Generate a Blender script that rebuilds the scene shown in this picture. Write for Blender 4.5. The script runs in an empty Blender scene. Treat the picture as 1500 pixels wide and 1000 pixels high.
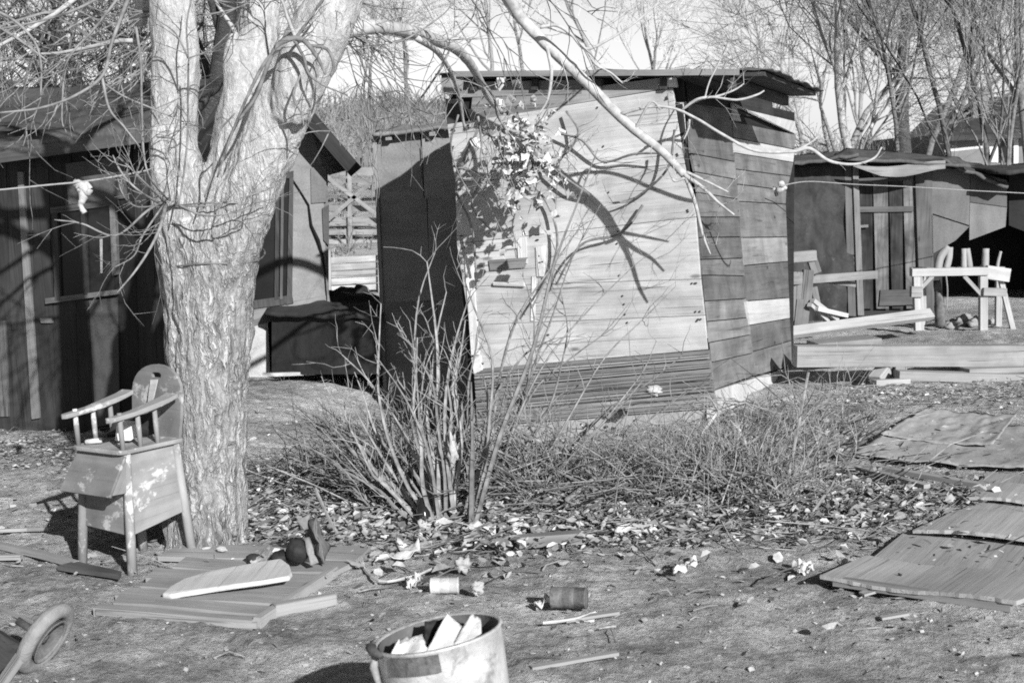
import bpy, math, random
import numpy as np
from mathutils import Vector, Matrix, noise as mnoise
random.seed(7); RS = np.random.RandomState(11)
sc = bpy.context.scene; COL = sc.collection
R = math.radians
V = lambda *a: np.array(a if len(a) > 1 else a[0], float)
def nrm(v): v = np.asarray(v, float); return v/max(1e-9, np.linalg.norm(v))
def U(a, b): return random.uniform(a, b)

# ------------------------------------------------------------------ camera
F = 2060.0; ROLL = R(2.5); CAM = V(0, 0, 1.6)
PITCH = math.atan(230/F*math.cos(ROLL))
fwd = V(0, math.cos(PITCH), -math.sin(PITCH)); up0 = V(0, math.sin(PITCH), math.cos(PITCH)); rt0 = V(1, 0, 0)
rt = math.cos(ROLL)*rt0 - math.sin(ROLL)*up0
up = math.sin(ROLL)*rt0 + math.cos(ROLL)*up0
def ray(px, py): return fwd*F + rt*(px-750) + up*(500-py)
def P(px, py, Y): d = ray(px, py); return CAM + d*(Y/d[1])
def sst(a, b, x): t = np.clip((x-a)/(b-a), 0, 1); return t*t*(3-2*t)
def H(x, y):
    """smooth height of the ground"""
    x = np.asarray(x, float); y = np.asarray(y, float)
    a = np.clip(y-14, 0, 16); z = .0045*a*a + .098*np.clip(y-30, 0, 58)
    z = z*(1-.62*sst(2.5, 11, x))
    z = z - .06*np.exp(-(((x-3.0)/1.2)**2 + ((y-10.75)/.3)**2))          # hollow under the beam
    z = z - .3*np.exp(-(((x+.75)/.85)**2 + ((y-11.1)/.9)**2))         # and on to the lean-to
    z = z - .24*np.exp(-(((x+.35)/1.0)**2 + ((y-9.6)/.9)**2))           # the ground dips at the left foot of the shack
    z = z + .07*np.exp(-(((x-2.5)/.9)**2 + ((y-8.9)/.8)**2))
    z = z + .05*np.exp(-(((x-.2)/1.3)**2 + ((y-7.1)/.55)**2))
    z = z + .12*np.exp(-(((x+1.8)/.9)**2 + ((y-16.5)/.7)**2))*2
    return z
def G(px, py, dz=0.):
    """where the sight line meets the ground"""
    z = 0.
    for _ in range(12):
        d = ray(px, py); t = (z+dz-CAM[2])/d[2] if d[2] < -1e-6 else 1
        p = CAM + d*t; z = .5*z+.5*float(H(p[0], min(p[1], 90)))
    return V(p[0], p[1], z+dz)
class Plane:
    """a vertical plane: o a point on it, a the horizontal direction along it, n facing out"""
    def __init__(s, o, a): s.o = V(o); s.a = nrm(V(a[0], a[1], 0)); s.n = V(s.a[1], -s.a[0], 0)
    def hit(s, px, py, off=0.):
        d = ray(px, py); o = s.o + s.n*off
        return CAM + d*(np.dot(o-CAM, s.n)/np.dot(d, s.n))

# ------------------------------------------------------------------ noise
_T = RS.rand(256, 256)
def vn(x, y):
    xi = np.floor(x).astype(int); yi = np.floor(y).astype(int); fx = x-xi; fy = y-yi
    fx = fx*fx*(3-2*fx); fy = fy*fy*(3-2*fy); g = lambda i, j: _T[i % 256, j % 256]
    return (g(xi, yi)*(1-fx)+g(xi+1, yi)*fx)*(1-fy)+(g(xi, yi+1)*(1-fx)+g(xi+1, yi+1)*fx)*fy
def fbm(x, y, o=4):
    r = 0; a = .5; f = 1.
    for k in range(o): r = r + a*(vn(x*f+17*k, y*f+31*k)-.5); a *= .5; f *= 2.03
    return r

# ------------------------------------------------------------------ mesh collecting
class MB:
    def __init__(s): s.v = []; s.f = []; s.tc = []; s.tn = []; s.n = 0; s.ch = []
    def add(s, v, f, tc=None, tone=1.):
        v = np.asarray(v, float).reshape(-1, 3); k = len(v)
        s.v.append(v); s.tc.append(v.copy() if tc is None else np.asarray(tc, float).reshape(-1, 3))
        s.tn.append(np.full(k, tone) if np.isscalar(tone) else np.asarray(tone, float))
        n = s.n; s.f += [tuple(i+n for i in q) for q in f]; s.n += k; s.ch.append(list(f))
    def many(s, v, f, tones):
        """v: (N,k,3) copies that share the faces f"""
        N, k, _ = v.shape; base = s.n + np.arange(N)*k
        s.v.append(v.reshape(-1, 3)); s.tc.append(v.reshape(-1, 3)); s.tn.append(np.repeat(tones, k))
        for q in f: s.f += list(zip(*[(base+i).tolist() for i in q]))
        s.n += N*k
    def hexa(s, q, back, tone=1., flip=False):
        """slab: q four corners of the front (round), back: vector to the rear face"""
        q = np.asarray(q, float); e1 = nrm(q[1]-q[0]+q[2]-q[3]); nn = nrm(back); e2 = np.cross(nn, e1)
        if flip: e1, e2 = e2, e1
        v = np.vstack([q, q+np.asarray(back)]); off = RS.rand(3)*40
        tc = np.stack([v@e1, v@e2, v@nn], 1)+off
        s.add(v, [(0, 3, 2, 1), (4, 5, 6, 7), (0, 1, 5, 4), (1, 2, 6, 5), (2, 3, 7, 6), (3, 0, 4, 7)], tc, tone)
    def bar(s, a, b, w, h, u=(0, 0, 1), tone=1., w2=None, h2=None):
        a = V(a); b = V(b); d = nrm(b-a); x = nrm(np.cross(d, u)); y = np.cross(x, d)
        w2 = w if w2 is None else w2; h2 = h if h2 is None else h2
        q = [a-x*w/2+y*h/2, a-x*w/2-y*h/2, a+x*w/2-y*h/2, a+x*w/2+y*h/2]
        r = [b-x*w2/2+y*h2/2, b-x*w2/2-y*h2/2, b+x*w2/2-y*h2/2, b+x*w2/2+y*h2/2]
        v = np.array(q+r); off = RS.rand(3)*40
        tc = np.stack([v@d, v@x, v@y], 1)+off
        s.add(v, [(0, 1, 2, 3), (7, 6, 5, 4), (0, 4, 5, 1), (1, 5, 6, 2), (2, 6, 7, 3), (3, 7, 4, 0)], tc, tone)
    def plank(s, q, th, upv=(0, 0, 1), n=6, sag=.0, tone=1., rag=0., fray=0., cross=False):
        """a thin board with its top face q (long side q0-q1), warped along its length; rag = torn ends"""
        q = np.asarray(q, float); upv = nrm(upv); e1 = nrm(q[1]-q[0]); e2 = nrm(np.cross(upv, e1)); off = RS.rand(3)*40
        v = []; w = U(-1, 1)*sag; w2 = U(-1, 1)*sag
        for i in range(n+1):
            t = i/n; a = q[0]*(1-t)+q[1]*t; b = q[3]*(1-t)+q[2]*t
            dz = upv*(w*math.sin(3.1*t)+w2*math.sin(5.3*t))
            if fray and 0 < i < n: a = a+e2*U(-fray, fray); b = b+e2*U(-fray, fray)
            if i in (0, n) and rag: a = a+e1*U(-rag, rag); b = b+e1*U(-rag, rag)
            v += [a+dz, b+dz, b+dz*.9-upv*th, a+dz*.9-upv*th]
        f = []
        for i in range(n):
            o = i*4
            for k in range(4): f.append((o+k, o+(k+1) % 4, o+4+(k+1) % 4, o+4+k))
        f += [(3, 2, 1, 0), (n*4, n*4+1, n*4+2, n*4+3)]
        v = np.array(v); tc = np.stack([v@e2, v@e1, v@upv] if cross else [v@e1, v@e2, v@upv], 1)+off
        s.add(v, f, tc, tone)
    def tube(s, pts, rad, n=6, tone=1., cap=True, bump=0.):
        pts = np.asarray(pts, float); m = len(pts); rad = np.full(m, rad) if np.isscalar(rad) else np.asarray(rad, float)
        t = np.gradient(pts, axis=0); t /= np.maximum(1e-9, np.linalg.norm(t, axis=1))[:, None]
        ref = V(0, 0, 1) if abs(t[m//2, 2]) < .8 else V(1, 0, 0)
        x = np.cross(t, ref); x /= np.maximum(1e-9, np.linalg.norm(x, axis=1))[:, None]; y = np.cross(x, t)
        an = np.linspace(0, 2*math.pi, n, endpoint=False)
        rr = rad[:, None]*(1+bump*(RS.rand(m, n)-.5)) if bump else np.repeat(rad[:, None], n, 1)
        v = pts[:, None]+rr[..., None]*(np.cos(an)[None, :, None]*x[:, None]+np.sin(an)[None, :, None]*y[:, None])
        L = np.concatenate([[0], np.cumsum(np.linalg.norm(np.diff(pts, axis=0), axis=1))])
        tc = np.stack([np.repeat(L[:, None], n, 1), rr*np.cos(an)[None], rr*np.sin(an)[None]], -1)+RS.rand(3)*20
        f = []
        for i in range(m-1):
            for k in range(n):
                k2 = (k+1) % n; f.append((i*n+k, i*n+k2, i*n+n+k2, i*n+n+k))
        if cap and n > 3: f += [tuple(range(n-1, -1, -1)), tuple((m-1)*n+k for k in range(n))]
        s.add(v, f, tc, tone)
    def lathe(s, prof, n, M, tone=1., warp=0.):
        """prof: (radius, height) pairs turned round the local z axis, placed by M (o, x, y, z)"""
        o, x, y, z = M; v = []; f = []; ph = U(0, 6)
        for (r, h) in prof:
            for k in range(n):
                a = 2*math.pi*k/n; q = r*(1+warp*math.sin(2*a+ph)+warp*.5*math.sin(3*a+2*ph))
                v.append(o+x*q*math.cos(a)+y*q*math.sin(a)+z*h)
        for i in range(len(prof)-1):
            for k in range(n): f.append((i*n+k, i*n+(k+1) % n, i*n+n+(k+1) % n, i*n+n+k))
        v = np.array(v); w = v-o; s.add(v, f, np.stack([w@x, w@y, w@z], 1)+RS.rand(3)*9, tone)
    def prism(s, out, back, tone=1.):
        out = np.asarray(out, float); k = len(out); v = np.vstack([out, out+np.asarray(back)])
        e1 = nrm(out[1]-out[0]); nn = nrm(back); e2 = np.cross(nn, e1)
        f = [tuple(range(k-1, -1, -1)), tuple(range(k, 2*k))]+[(i, (i+1) % k, k+(i+1) % k, k+i) for i in range(k)]
        s.add(v, f, np.stack([v@e1, v@e2, v@nn], 1)+RS.rand(3)*30, tone)
    def blob(s, c, r, seed=0., n=10, m=7, amp=.3, tone=1., fr=2.):
        v = []; f = []; c = V(c); r = np.broadcast_to(V(r) if not np.isscalar(r) else V(r, r, r), 3)
        for i in range(m+1):
            th = math.pi*i/m
            for k in range(n):
                a = 2*math.pi*k/n; d = V(math.sin(th)*math.cos(a), math.sin(th)*math.sin(a), math.cos(th))
                q = 1+amp*mnoise.noise(Vector(d*fr+seed*7.3)); v.append(c+d*r*q)
        for i in range(m):
            for k in range(n): f.append((i*n+k, i*n+n+k, i*n+n+(k+1) % n, i*n+(k+1) % n))
        s.add(v, f, np.array(v)+seed*3, tone)
    def sheet(s, q, nu=8, nv=6, amp=.02, fr=3., curl=0., tone=1., th=.0):
        """a crumpled thin sheet over the four corners q"""
        q = np.asarray(q, float); nn = nrm(np.cross(q[1]-q[0], q[3]-q[0])); sd = U(0, 90); v = []
        for j in range(nv+1):
            for i in range(nu+1):
                a = i/nu; b = j/nv; p = (q[0]*(1-a)+q[1]*a)*(1-b)+(q[3]*(1-a)+q[2]*a)*b
                z = amp*mnoise.noise(Vector((a*fr+sd, b*fr, 0)))+amp*.6*mnoise.noise(Vector((a*fr*2.3, b*fr*2.3+sd, 5)))+curl*(abs(a-.5)*2)**3
                v.append(p+nn*z)
        f = [(j*(nu+1)+i, j*(nu+1)+i+1, (j+1)*(nu+1)+i+1, (j+1)*(nu+1)+i) for j in range(nv) for i in range(nu)]
        s.add(v, f, None, tone)
    def build(s, name, mat, parent=None, smooth=False, bevel=0., origin=None, solid=0.):
        v = np.concatenate(s.v) if s.v else np.zeros((0, 3))
        o = V(parent['_o']) if parent is not None and '_o' in parent else (V(origin) if origin is not None else (V(v[:, 0].mean(), v[:, 1].mean(), v[:, 2].min()) if len(v) else V(0, 0, 0)))
        me = bpy.data.meshes.new(name); me.from_pydata((v-o).tolist(), [], s.f)
        a = me.attributes.new('tc', 'FLOAT_VECTOR', 'POINT'); a.data.foreach_set('vector', np.concatenate(s.tc).ravel())
        a = me.attributes.new('tone', 'FLOAT', 'POINT'); a.data.foreach_set('value', np.concatenate(s.tn))
        if smooth: me.polygons.foreach_set('use_smooth', [True]*len(me.polygons))
        me.materials.append(mat); me.update()
        ob = bpy.data.objects.new(name, me); COL.objects.link(ob)
        if parent is None: ob.location = o; ob['_o'] = o.tolist()
        else: ob.parent = parent; ob['_o'] = o.tolist()
        if bevel:
            m = ob.modifiers.new('bevel', 'BEVEL'); m.width = bevel; m.segments = 2; m.limit_method = 'ANGLE'; m.angle_limit = R(35)
        if solid:
            m = ob.modifiers.new('thickness', 'SOLIDIFY'); m.thickness = solid; m.offset = 0
        return ob
def each(mb, name, mat, parent, **k):
    out = []
    for v, t, n_, f in zip(mb.v, mb.tc, mb.tn, mb.ch): m = MB(); m.add(v, f, t, n_); out.append(m.build(name, mat, parent, **k))
    return out
def tag(o, label, cat=None, group=None, kind=None):
    if label: o['label'] = label
    if cat: o['category'] = cat
    if group: o['group'] = group
    if kind or cat: o['kind'] = kind or 'thing'
    return o
def thing(name, loc, label, cat, group=None):
    o = bpy.data.objects.new(name, None); COL.objects.link(o); o.location = loc; o['_o'] = [float(c) for c in loc]; o.empty_display_size = .1
    return tag(o, label, cat, group)

# ------------------------------------------------------------------ materials
def new_mat(name):
    m = bpy.data.materials.new(name); m.use_nodes = True; nt = m.node_tree; b = nt.nodes['Principled BSDF']
    b.inputs['Roughness'].default_value = .85; b.inputs['Specular IOR Level'].default_value = .25
    return m, nt, b
class N:
    def __init__(s, nt): s.nt = nt
    def attr(s, n): x = s.nt.nodes.new('ShaderNodeAttribute'); x.attribute_name = n; return x
    def map(s, vec, sc_): x = s.nt.nodes.new('ShaderNodeMapping'); x.inputs['Scale'].default_value = sc_; s.nt.links.new(vec, x.inputs['Vector']); return x.outputs[0]
    def noise(s, vec, scale, det=4, rough=.55, dist=0.):
        x = s.nt.nodes.new('ShaderNodeTexNoise'); x.inputs['Scale'].default_value = scale; x.inputs['Detail'].default_value = det
        x.inputs['Roughness'].default_value = rough; x.inputs['Distortion'].default_value = dist
        s.nt.links.new(vec, x.inputs['Vector']); return x.outputs['Fac']
    def vor(s, vec, scale, feat='F1', rnd=1.):
        x = s.nt.nodes.new('ShaderNodeTexVoronoi'); x.feature = feat; x.inputs['Scale'].default_value = scale; x.inputs['Randomness'].default_value = rnd
        s.nt.links.new(vec, x.inputs['Vector']); return x.outputs['Distance']
    def mr(s, v, a, b, c=0., d=1., smooth=False):
        x = s.nt.nodes.new('ShaderNodeMapRange'); x.interpolation_type = 'SMOOTHSTEP' if smooth else 'LINEAR'
        for k, q in zip(('From Min', 'From Max', 'To Min', 'To Max'), (a, b, c, d)): x.inputs[k].default_value = q
        s.nt.links.new(v, x.inputs['Value']); return x.outputs[0]
    def m(s, op, a, b=0.):
        x = s.nt.nodes.new('ShaderNodeMath'); x.operation = op
        for i, q in enumerate((a, b)):
            if isinstance(q, (int, float)): x.inputs[i].default_value = q
            else: s.nt.links.new(q, x.inputs[i])
        return x.outputs[0]
    def col(s, v, bsdf):
        x = s.nt.nodes.new('ShaderNodeCombineColor')
        for i in range(3): s.nt.links.new(v, x.inputs[i])
        s.nt.links.new(x.outputs[0], bsdf.inputs['Base Color'])
    def bump(s, h, bsdf, strength=.5, dist=.01):
        x = s.nt.nodes.new('ShaderNodeBump'); x.inputs['Strength'].default_value = strength; x.inputs['Distance'].default_value = dist
        s.nt.links.new(h, x.inputs['Height']); s.nt.links.new(x.outputs[0], bsdf.inputs['Normal'])
def wood(name, lo, hi, fine=38., crack=.5, knots=True, bump=.5, stain=.35, peel=0., rough=.85):
    m, nt, b = new_mat(name); n = N(nt); b.inputs['Roughness'].default_value = rough
    tc = n.attr('tc').outputs['Vector']; tone = n.attr('tone').outputs['Fac']
    g1 = n.noise(n.map(tc, (1.6, fine, fine)), 1., 6, .65, .6)
    g2 = n.noise(n.map(tc, (.9, 9, 9)), 1., 3, .5, .8)
    st = n.noise(tc, 2.6, 5, .6, .4)
    ck = n.mr(n.noise(n.map(tc, (1.1, 55, 55)), 1., 2, .5, 1.2), .28, .36, 0, 1)
    v = n.m('ADD', n.m('MULTIPLY', g1, .6), n.m('MULTIPLY', g2, .4))
    v = n.mr(v, .3, .7, lo, hi)
    v = n.m('MULTIPLY', v, n.mr(st, .3, .7, 1-stain, 1+stain*.35))
    if crack: v = n.m('MULTIPLY', v, n.mr(ck, 0, 1, 1-crack, 1))
    if knots:
        kd = n.vor(n.map(tc, (1.7, 4.5, .2)), 1.1); v = n.m('MULTIPLY', v, n.mr(kd, .03, .1, .4, 1, True))
    if peel:
        pz = n.noise(n.map(tc, (6, 9, 9)), 1., 6, .7, .3); v = n.m('ADD', v, n.m('MULTIPLY', n.mr(pz, .56, .62, 0, 1), peel))
    v = n.m('MULTIPLY', v, tone); n.col(v, b)
    n.bump(n.m('ADD', n.m('MULTIPLY', g1, 1), n.m('MULTIPLY', ck, .5)), b, bump, .006)
    return m
def tarpaper(name, base, var=.5, wr=1., rough=.75, speck=0.):
    m, nt, b = new_mat(name); n = N(nt); b.inputs['Roughness'].default_value = rough
    tc = n.attr('tc').outputs['Vector']; tone = n.attr('tone').outputs['Fac']
    a = n.noise(tc, 2.2, 6, .62, .6); c = n.noise(n.map(tc, (7, 1.2, 3)), 1., 5, .6, .8); d = n.noise(tc, 70, 3, .6)
    v = n.mr(n.m('ADD', n.m('MULTIPLY', a, .55), n.m('MULTIPLY', c, .45)), .32, .68, base*(1-var), base*(1+var))
    v = n.m('MULTIPLY', v, n.mr(d, .3, .7, .85, 1.15))
    if speck: v = n.m('ADD', v, n.m('MULTIPLY', n.mr(n.noise(tc, 14, 5, .7), .62, .7, 0, 1), speck))
    n.col(n.m('MULTIPLY', v, tone), b)
    n.bump(n.m('ADD', n.noise(tc, 5, 4, .5, 1.), n.m('MULTIPLY', d, .08)), b, .5*wr, .03)
    return m
def barkmat(name, lo, hi, sc_=1., z=.22, twig=False, bump=1.):
    m, nt, b = new_mat(name); n = N(nt); b.inputs['Roughness'].default_value = .9
    tc = n.attr('tc').outputs['Vector']; tone = n.attr('tone').outputs['Fac']
    if twig:
        v = n.mr(n.noise(tc, 22, 3), .3, .7, lo, hi); n.col(n.m('MULTIPLY', v, tone), b); return m
    w = n.nt.nodes.new('ShaderNodeVectorMath'); w.operation = 'ADD'
    nz = n.nt.nodes.new('ShaderNodeTexNoise'); nz.inputs['Scale'].default_value = 7*sc_; nz.inputs['Detail'].default_value = 4
    nt.links.new(tc, nz.inputs['Vector'])
    sb = n.nt.nodes.new('ShaderNodeVectorMath'); sb.operation = 'SCALE'; sb.inputs['Scale'].default_value = .09/sc_; nt.links.new(nz.outputs['Color'], sb.inputs[0])
    nt.links.new(tc, w.inputs[0]); nt.links.new(sb.outputs[0], w.inputs[1])
    def ridge(scale, zz, det, dist): return n.m('MULTIPLY', n.m('ABSOLUTE', n.m('SUBTRACT', n.noise(n.map(w.outputs[0], (1, 1, zz)), scale, det, .55, dist), .5)), 2.)
    r1 = ridge(19*sc_, z*.62, 3, .5); r2 = ridge(46*sc_, z*.8, 4, .8)
    e = n.vor(n.map(w.outputs[0], (1, 1, z*.8)), 34*sc_, 'DISTANCE_TO_EDGE')
    e2 = n.noise(n.map(w.outputs[0], (1, 1, z)), 34*sc_, 6, .7, .6)
    f = n.noise(tc, 70, 5, .75); bl = n.noise(tc, 3.4, 5, .65); sx = n.nt.nodes.new('ShaderNodeSeparateXYZ'); nt.links.new(tc, sx.inputs[0])
    up_ = n.mr(sx.outputs[2], 1.25, 2.0, 1, .22) if bump >= 1 else 1.
    fur = n.m('MAXIMUM', n.m('MULTIPLY', n.mr(r1, .0, .22, 1, 0, True), n.mr(bl, .35, .62, .35, 1)), n.m('MULTIPLY', n.mr(r2, 0, .2, 1, 0, True), .55))
    fur = n.m('MAXIMUM', fur, n.m('MULTIPLY', n.mr(e, 0, .07, 1, 0, True), n.mr(e2, .42, .62, 0, .6)))
    fur = n.m('MULTIPLY', fur, up_)
    h = n.m('ADD', n.m('SUBTRACT', 1., fur), n.m('MULTIPLY', n.m('SUBTRACT', e2, .5), 1.))
    v = n.mr(n.m('ADD', n.m('MULTIPLY', fur, -.5), e2), -.05, .68, lo, hi, False)
    v = n.m('MULTIPLY', v, n.mr(f, .3, .7, .72, 1.22)); v = n.m('MULTIPLY', v, n.mr(bl, .3, .7, .74, 1.1))
    n.col(n.m('MULTIPLY', v, tone), b)
    n.bump(n.m('ADD', h, n.m('MULTIPLY', f, .25)), b, bump, .014)
    return m
def plain(name, base, rough=.8, metal=0., var=.25, scale=9., bump=.2, spots=0.):
    m, nt, b = new_mat(name); n = N(nt); b.inputs['Roughness'].default_value = rough; b.inputs['Metallic'].default_value = metal
    tc = n.attr('tc').outputs['Vector']; tone = n.attr('tone').outputs['Fac']
    a = n.noise(tc, scale, 6, .62, .3); v = n.mr(a, .3, .7, base*(1-var), base*(1+var))
    if spots: v = n.m('MULTIPLY', v, n.mr(n.noise(tc, scale*1.7, 6, .7, .5), .55, .66, 1, 1-spots))
    n.col(n.m('MULTIPLY', v, tone), b); n.bump(n.noise(tc, scale*4, 4, .6), b, bump, .01)
    return m
M = dict(
    pale=wood('pale_weathered_boards', .38, .66, 34, .6, True, .6, .38),
    grey=wood('grey_weathered_boards', .17, .34, 40, .55, True, .6, .35),
    slat=wood('ribbed_dark_siding', .14, .36, 26, .7, False, 1., .4),
    dark=wood('dark_old_wood', .03, .09, 40, .5, False, .6, .4),
    mid=wood('brown_grey_wood', .06, .15, 40, .5, True, .5, .4),
    bright=wood('bare_bright_wood', .4, .62, 34, .25, True, .3, .15),
    patch=wood('side_patch_boards', .13, .26, 26, .45, True, .5, .5),
    deck=wood('walkway_wood', .24, .4, 46, .45, True, .4, .22),
    chair=wood('worn_painted_wood', .2, .33, 16, .12, False, .35, .5, .26),
    ply=wood('door_wood', .035, .16, 26, .6, False, .6, .8),
    tar=tarpaper('tar_paper', .085, .35, .9), tarl=tarpaper('weathered_tar_paper', .21, .3, .8), tard=tarpaper('black_tar_paper', .03, .5, 1.),
    card=tarpaper('faded_felt_panel', .2, .3, .5, .85), plaster=tarpaper('plastered_wall', .22, .3, .4, .9, .06),
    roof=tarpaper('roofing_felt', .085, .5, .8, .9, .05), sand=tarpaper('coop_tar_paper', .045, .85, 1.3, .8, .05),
    concrete=tarpaper('rough_footing', .42, .22, .5, .95, .1),
    bark=barkmat('cottonwood_bark', .11, .68, 1.), barkd=barkmat('dark_bark', .06, .2, .8, bump=.9), limb=barkmat('branch_bark', .3, .55, 1.4, .3, True),
    twig=barkmat('twig_bark', .13, .33, 1., .3, True), twigp=barkmat('pale_twig_bark', .36, .6, 1., .3, True),
    twigd=barkmat('dark_twig_bark', .08, .2, 1., .3, True), weed=barkmat('dry_weed', .11, .34, 1., .3, True),
    leaf=plain('dead_leaf', .44, .7, 0, .35, 30), paper=plain('scrap_paper', .58, .8, 0, .15, 14, .45), rag=plain('rag_cloth', .4, .9, 0, .4, 16, .5),
    tin=plain('tin_plate', .7, .38, .35, .15, 30, .15, .2), rust=plain('rusty_tin', .16, .7, .3, .4, 26, .4, .4),
    galv=plain('galvanised_bucket', .5, .5, .3, .4, 7, .4, .5), galvd=plain('bucket_inside', .16, .6, .3, .3, 9, .3),
    rubber=plain('pale_dusty_rubber', .25, .85, 0, .2, 25, .4), disc=plain('wheel_disc_metal', .13, .7, .1, .4, 20, .4),
    stone=plain('stone', .36, .9, 0, .35, 12, .6), black=plain('black_hide', .025, .7, 0, .5, 14, .4), dirt=plain('dry_earth', .3, .95, 0, .25, 12, .6),
    rope=plain('old_rope', .3, .9, 0, .2, 40, .3), wire=plain('grey_wire', .4, .5, .5, .2, 20, .1), lino=tarpaper('torn_flooring', .27, .22, .5, .8, .04),
    hwall=plain('far_house_wall', .2, .9, 0, .2, 2., .1), hwhite=plain('far_house_trim', .6, .8, 0, .1, 2., .1), hroof=plain('far_house_roof', .05, .9, 0, .4, 3., .2), glass=plain('dark_pane', .02, .15, 0, .3, 3., 0),
)
def ground_mat():
    m, nt, b = new_mat('packed_dirt'); n = N(nt); b.inputs['Roughness'].default_value = .95; b.inputs['Specular IOR Level'].default_value = .1
    t = nt.nodes.new('ShaderNodeTexCoord').outputs['Object']; tone = n.attr('tone').outputs['Fac']
    a = n.noise(t, .9, 5, .6, .3); c = n.noise(t, 5.5, 8, .68, .3); d = n.noise(t, 24, 6, .72, .3); e = n.noise(t, 110, 4, .75)
    v = n.mr(n.m('ADD', n.m('MULTIPLY', a, .62), n.m('MULTIPLY', c, .38)), .37, .63, .2, .64)
    v = n.m('MULTIPLY', v, n.mr(d, .32, .68, .66, 1.28)); v = n.m('MULTIPLY', v, n.mr(e, .3, .7, .78, 1.2))
    sp = n.vor(t, 30); v = n.m('ADD', v, n.m('MULTIPLY', n.mr(sp, .05, .1, 1, 0), .15))
    n.col(n.m('MULTIPLY', v, tone), b)
    n.bump(n.m('ADD', n.m('ADD', n.m('MULTIPLY', c, .9), n.m('MULTIPLY', d, 1.)), n.m('MULTIPLY', e, .2)), b, 1., .03)
    return m
M['ground'] = ground_mat()

# ------------------------------------------------------------------ world, sun, camera
SUN_EL = R(24); SUN_AZ = R(25)
w = bpy.data.worlds.new('World'); sc.world = w; w.use_nodes = True; nt = w.node_tree; bg = nt.nodes['Background']
sky = nt.nodes.new('ShaderNodeTexSky'); sky.sky_type = 'NISHITA'; sky.sun_disc = False
sky.sun_elevation = SUN_EL; sky.sun_rotation = R(180)-SUN_AZ; sky.air_density = 1.; sky.dust_density = 2.5; sky.ozone_density = 1
bw = nt.nodes.new('ShaderNodeRGBToBW'); nt.links.new(sky.outputs[0], bw.inputs[0])          # black-and-white film
nw = N(nt); tz = nt.nodes.new('ShaderNodeSeparateXYZ'); nt.links.new(nt.nodes.new('ShaderNodeTexCoord').outputs['Generated'], tz.inputs[0])
sk = nw.m('MULTIPLY', nw.m('POWER', nw.m('MINIMUM', nw.m('DIVIDE', bw.outputs[0], 5.), 1.), 3.4), 3.6)   # contrasty plate: overhead and sunward sky dimmed to cut fill light ...
hz = nw.m('MULTIPLY', nw.m('EXPONENT', nw.m('MULTIPLY', nw.m('POWER', nw.m('DIVIDE', nw.m('ABSOLUTE', tz.outputs[2]), .17), 2.), -1.)), 6.)  # ... and a pale haze-like band added to whiten the visible sky
sk = nw.m('ADD', sk, hz)
nt.links.new(sk, bg.inputs['Color']); bg.inputs['Strength'].default_value = .10
sun = bpy.data.lights.new('sun', 'SUN'); sun.energy = 4.6; sun.angle = R(.5); sun.color = (1, 1, 1)
so = bpy.data.objects.new('sun', sun); COL.objects.link(so)
sdir = V(math.sin(SUN_AZ)*math.cos(SUN_EL), -math.cos(SUN_AZ)*math.cos(SUN_EL), math.sin(SUN_EL))
so.rotation_euler = Vector(sdir).to_track_quat('Z', 'Y').to_euler(); so.location = (6, -12, 9)
cam = bpy.data.cameras.new('camera'); co = bpy.data.objects.new('camera', cam); COL.objects.link(co); sc.camera = co
cam.sensor_width = 36; cam.lens = F/1500*36; cam.clip_end = 600; cam.clip_start = .1
mw = Matrix.Identity(4)
for i in range(3): mw[i][0] = rt[i]; mw[i][1] = up[i]; mw[i][2] = -fwd[i]; mw[i][3] = CAM[i]
co.matrix_world = mw
cam.dof.use_dof = True; cam.dof.focus_distance = 8.2; cam.dof.aperture_fstop = 7.
sc.view_settings.view_transform = 'Standard'; sc.view_settings.look = 'None'; sc.view_settings.exposure = .5; sc.view_settings.gamma = 1
sc.cycles.max_bounces = 5; sc.cycles.diffuse_bounces = 2; sc.cycles.filter_width = 1.8
sc.render.film_transparent = False; sc.cycles.use_denoising = False

# ------------------------------------------------------------------ ground
def axis(a, b, step, lo, hi, g=1.13):
    c = list(np.arange(a, b, step)); s = step
    while c[-1] < hi: s *= g; c.append(c[-1]+s)
    s = step
    while c[0] > lo: s *= g; c.insert(0, c[0]-s)
    return np.array(c)
gx = axis(-4.6, 5, .03, -220, 220, 1.1); gy = axis(2.6, 12.5, .03, -60, 260, 1.1)
X, Y = np.meshgrid(gx, gy); near = np.exp(-np.clip(np.abs(X)-6, 0, 99)/3)*np.exp(-np.clip(Y-14, 0, 99)/4)
Z = H(X, Y)+near*(.05*fbm(X*1.1, Y*1.1, 3)+.045*fbm(X*4.2+9, Y*6, 4)+.034*fbm(X*13, Y*15, 2)+.02*fbm(X*30, Y*33, 3))+.6*sst(25, 60, Y)*fbm(X*.08, Y*.08, 3)
mb = MB(); ny, nx = X.shape
idx = np.arange(nx*ny).reshape(ny, nx)
mb.add(np.stack([X, Y, Z], -1), np.stack([idx[:-1, :-1], idx[:-1, 1:], idx[1:, 1:], idx[1:, :-1]], -1).reshape(-1, 4).tolist())
mb.build('ground', M['ground'], smooth=True, origin=(0, 0, 0))['kind'] = 'structure'

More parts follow.
